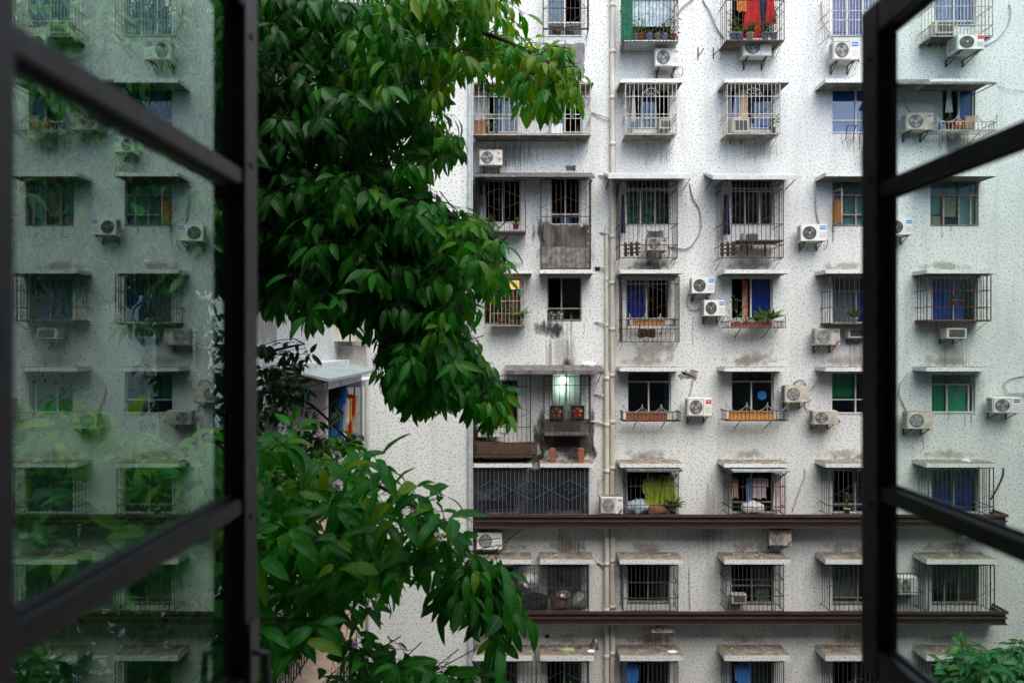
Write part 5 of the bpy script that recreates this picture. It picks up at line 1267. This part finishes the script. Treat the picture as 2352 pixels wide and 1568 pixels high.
q = MB(); q.box(X(1677), X(1778), W-.72, W-.10, Z(562), Z(559)); q.box(X(1705),X(1708),W-.4,W-.36,Z(592),Z(562)-.002); q.box(X(1745),X(1748),W-.4,W-.36,Z(592),Z(562)-.002)
tag(q.build('plank_shelf', WOODP), 'plank shelf carrying the dark box unit inside its cage', 'shelf')
def fan(u, v, r_, m_, label, Y=W-.1):
    root = empty('exhaust_fan', P(u, v, Y), label, 'exhaust fan', 'exhaust fans at kitchen windows'); q = MB()
    for a in ((-r_*1.3,r_*1.3,0,.05,-r_*1.3,-r_*1.1),(-r_*1.3,r_*1.3,0,.05,r_*1.1,r_*1.3),(-r_*1.3,-r_*1.1,0,.05,-r_*1.1,r_*1.1),(r_*1.1,r_*1.3,0,.05,-r_*1.1,r_*1.1)): q.box(*a)
    q.build('frame', AC_D, root); q = MB(); q.box(-r_*1.1,r_*1.1,.045,.05,-r_*1.1,r_*1.1); q.build('backing', DARK, root)
    q = MB()
    for k in range(5):
        a0 = 72*k+12; pts = [(r_*.15*math.cos(R(a0)),0,r_*.15*math.sin(R(a0)))]+[(r_*.98*math.cos(R(a0-14+12*t)),.012*t,r_*.98*math.sin(R(a0-14+12*t))) for t in range(5)]; q.prism(pts,(0,.006,0))
    q.build('blades', m_, root); q = MB(); q.disc((0,-.02,0), r_*.22, 12, 'y', .04); q.build('hub', AC_D, root)
RU = mat('rusty_blade', (.36,.15,.07), .6, .2); REDF = mat('red_blade', (.62,.08,.03), .4)
fan(1279, 947, .155, RU, 'rusty left exhaust fan in the sooty cage'); fan(1327, 946, .155, REDF, 'bright red right exhaust fan in the sooty cage')
fan(1267, 724, .12, AC_G, 'left grey exhaust fan under the brown-framed kitchen window', W+.02); fan(1284, 724, .12, AC_G, 'right grey exhaust fan under the brown-framed kitchen window', W+.02)
fan(1278, 72, .11, AC_D, 'left black exhaust fan at the top kitchen window', W+.02); fan(1308, 72, .11, AC_D, 'right black exhaust fan at the top kitchen window', W+.02)
def lying(name, label, cat, u, v, dep, m_, pts, h_=.06):
    Y = W-dep; q = MB(); q.prism([(a, b, 0) for a, b in pts], (0, 0, h_)); o_ = q.build(name, m_); o_.location = P(u, v, Y); return tag(o_, label, cat)
lying('board','red-brown board lying on the bottom slab in the fourth column','board',1732,1504,.45,BROWNBOARD,[(-.42,-.12),(.35,-.16),(.40,.2),(-.38,.22)],.03)
def crumple(label, cat, name, u, v, dep, m_, s_=(.16,.1,.07), seed=1):
    r = random.Random(seed); bm = bmesh.new(); bmesh.ops.create_icosphere(bm, subdivisions=3, radius=1)
    for w_ in bm.verts:
        f = 1+.22*math.sin(w_.co.x*5+seed)*math.cos(w_.co.y*6)+r.uniform(-.06,.06); w_.co = Vector((w_.co.x*s_[0]*f, w_.co.y*s_[1]*f, (w_.co.z*f+.8)*s_[2]))
    me = bpy.data.meshes.new(name); bm.to_mesh(me); bm.free(); me.materials.append(m_); me.polygons.foreach_set('use_smooth', [True]*len(me.polygons))
    o_ = bpy.data.objects.new(name, me); C.objects.link(o_); o_.location = P(u, v, W-dep); return tag(o_, label, cat)
crumple('white plastic bag lying on the rusty curved awning','plastic bag','plastic_bag',1352,843,.45,WHITE_T,(.20,.12,.10),2)
crumple('white rag on the bottom slab right of the drainpipes','rag','rag',1544,1499,.45,WHITE_T,(.16,.1,.04),3)
crumple('small white rag on the bottom slab left of the drainpipes','rag','rag',1357,1497,.5,WHITE_T,(.12,.08,.04),4)
crumple('green and yellow cloth on the bottom slab left of the drainpipes','rag','rag',1304,1494,.35,mat('teal_rag',(.05,.35,.32),.8,col2=(.5,.42,.1),scale=9),(.24,.12,.05),5)
crumple('white bundle on the slab above the grey diamond cage','bundle','bundle',2218,1064,.35,CL['white'],(.12,.1,.08),6)
crumple('brown bundles stuffed in the junk-filled black cage','bundle','bundle',1285,1396,.35,CL['brown'],(.26,.2,.22),7)
crumple('grey round bundle at the right of the junk-filled black cage','bundle','bundle',1330,1396,.35,CL['grey'],(.24,.2,.26),8)
crumple('white and blue cloth in the junk-filled black cage','cloth','cloth',1294,1372,.5,CL['white'],(.2,.1,.12),9)
crumple('white sack in the junk-filled black cage behind the big leaf','sack','sack',1215,1352,.4,WHITE_T,(.28,.2,.26),10)
crumple('dark heap at the left of the junk-filled black cage','bundle','bundle',1230,1398,.35,CL['black'],(.4,.2,.26),11)
crumple('pale floral bundle in the lime laundry cage','bundle','bundle',1466,1177,.35,CL['floral'],(.3,.2,.22),12)
crumple('brown blanket in the lime laundry cage','blanket','blanket',1505,1179,.35,CL['brown'],(.36,.2,.14),13)
crumple('white paper sheets in the pink laundry cage','paper','paper',1728,1178,.35,CL['white'],(.34,.2,.2),14)
q = MB(); q.lathe((0,0,0), [(0,0),(.045,.005),(.05,.03),(.05,.2),(.02,.26),(.018,.30),(0,.30)], 10)
o = q.build('bottle', mat('green_bottle_plastic', (.03,.42,.10), .2, spec=.6), None, True); o.rotation_euler = (0,R(96),0); o.location = P(1120,1497,W-.45)+Vector((0,0,.03)); tag(o,'green plastic bottle lying on the bottom slab by the wing corner','bottle')
q = MB(); q.lathe((0,0,0), [(0,0),(.06,0),(.075,.15),(.065,.15),(.055,.02),(0,.02)], 12)
o = q.build('cup', mat('red_cup', (.5,.05,.03), .4), None, True); o.location = P(1252,1506,W-.4); tag(o,'red cup standing on the bottom slab left of the drainpipes','cup')
for i, (u, c) in enumerate(((2196,(.6,.1,.08)),(2204,(.6,.35,.05)),(2160,(.1,.2,.5)))):
    q = MB(); q.lathe((0,0,0), [(0,0),(.06,0),(.06,.16),(.03,.2),(.03,.24),(0,.24)], 10)
    o = q.build('jar', mat('jar_%d' % i, c, .3), None, True); o.location = P(u,297,W-.4); tag(o,['red jar on the pale swagged rail','orange jar on the pale swagged rail','blue jar at the left end of the pale swagged rail'][i],'jar','jars on the pale swagged rail')
# round blue sticker on a pane, open wooden sash
q = MB(); q.disc((X(1752),W+.065,Z(908)), .14, 20, 'y', .004); tag(q.build('round_sticker', mat('sticker_blue', (.02,.20,.52), .5)), 'round blue disc stuck on the dark sliding pane', 'sticker')
q = MB(); a, b, zt, zb = X(1914), X(1930), Z(438), Z(516)
yf, yb_ = W-.38, W+.06
for (z0_, z1_) in ((zb, zb+.06), (zt-.06, zt), (Z(465), Z(462))): q.prism([(X(1914),yb_,z0_),(X(1932,yf),yf,z0_),(X(1932,yf),yf,z1_),(X(1914),yb_,z1_)], (.03,0,0))
for y_ in (yb_, yf): xx = X(1914) if y_ == yb_ else X(1932,yf); q.box(xx, xx+.035, y_-.02, y_+.02, zb, zt)
o = q.build('open_sash', WOOD_O); q = MB(); q.prism([(X(1914)+.01,yb_,zb+.06),(X(1932,yf)+.01,yf,zb+.06),(X(1932,yf)+.01,yf,Z(462)),(X(1914)+.01,yb_,Z(462))], (.008,0,0)); q.build('panel', ORANGE_W, o)
tag(o, 'open wooden casement sash with an orange-brown lower panel', 'window sash')
# ---- lit lamps
def lamp(name, label, u, v, w_, h_, col, st, pw, Y=W+.7):
    m_ = bpy.data.materials.new(name+'_glow'); m_.use_nodes = True; b = m_.node_tree.nodes['Principled BSDF']; b.inputs['Emission Color'].default_value = (*col,1); b.inputs['Emission Strength'].default_value = st
    q = MB(); q.box(-w_/2,w_/2,-.05,.05,-h_/2,h_/2); o_ = bevel(q.build(name, m_), .045, 3); o_.location = P(u,v,Y); tag(o_, label, 'lamp')
    l = bpy.data.lights.new(name+'_light','POINT'); l.energy = pw; l.color = col; l.shadow_soft_size = .15; lo = bpy.data.objects.new(name+'_light', l); C.objects.link(lo); lo.location = Vector(P(u,v,Y))+Vector((0,.0,-.3))
lamp('kitchen_lamp','bright white kitchen lamp in the window above the two exhaust fans',1294,872,.30,.20,(.85,1,.92),2.2,5,W+1.0)
q = MB(); q.box(X(1262), X(1340), W+1.25, W+1.3, Z(985), Z(845)); tag(q.build('kitchen_partition', mat('kitchen_tile', (.55,.60,.55), .4, var=.08)), 'pale kitchen wall lit by the white lamp above the exhaust fans', 'partition')
lamp('yellow_lamp','warm yellow lamp in the window with green plants',1178,655,.5,.3,(1,.55,.10),.30,8)
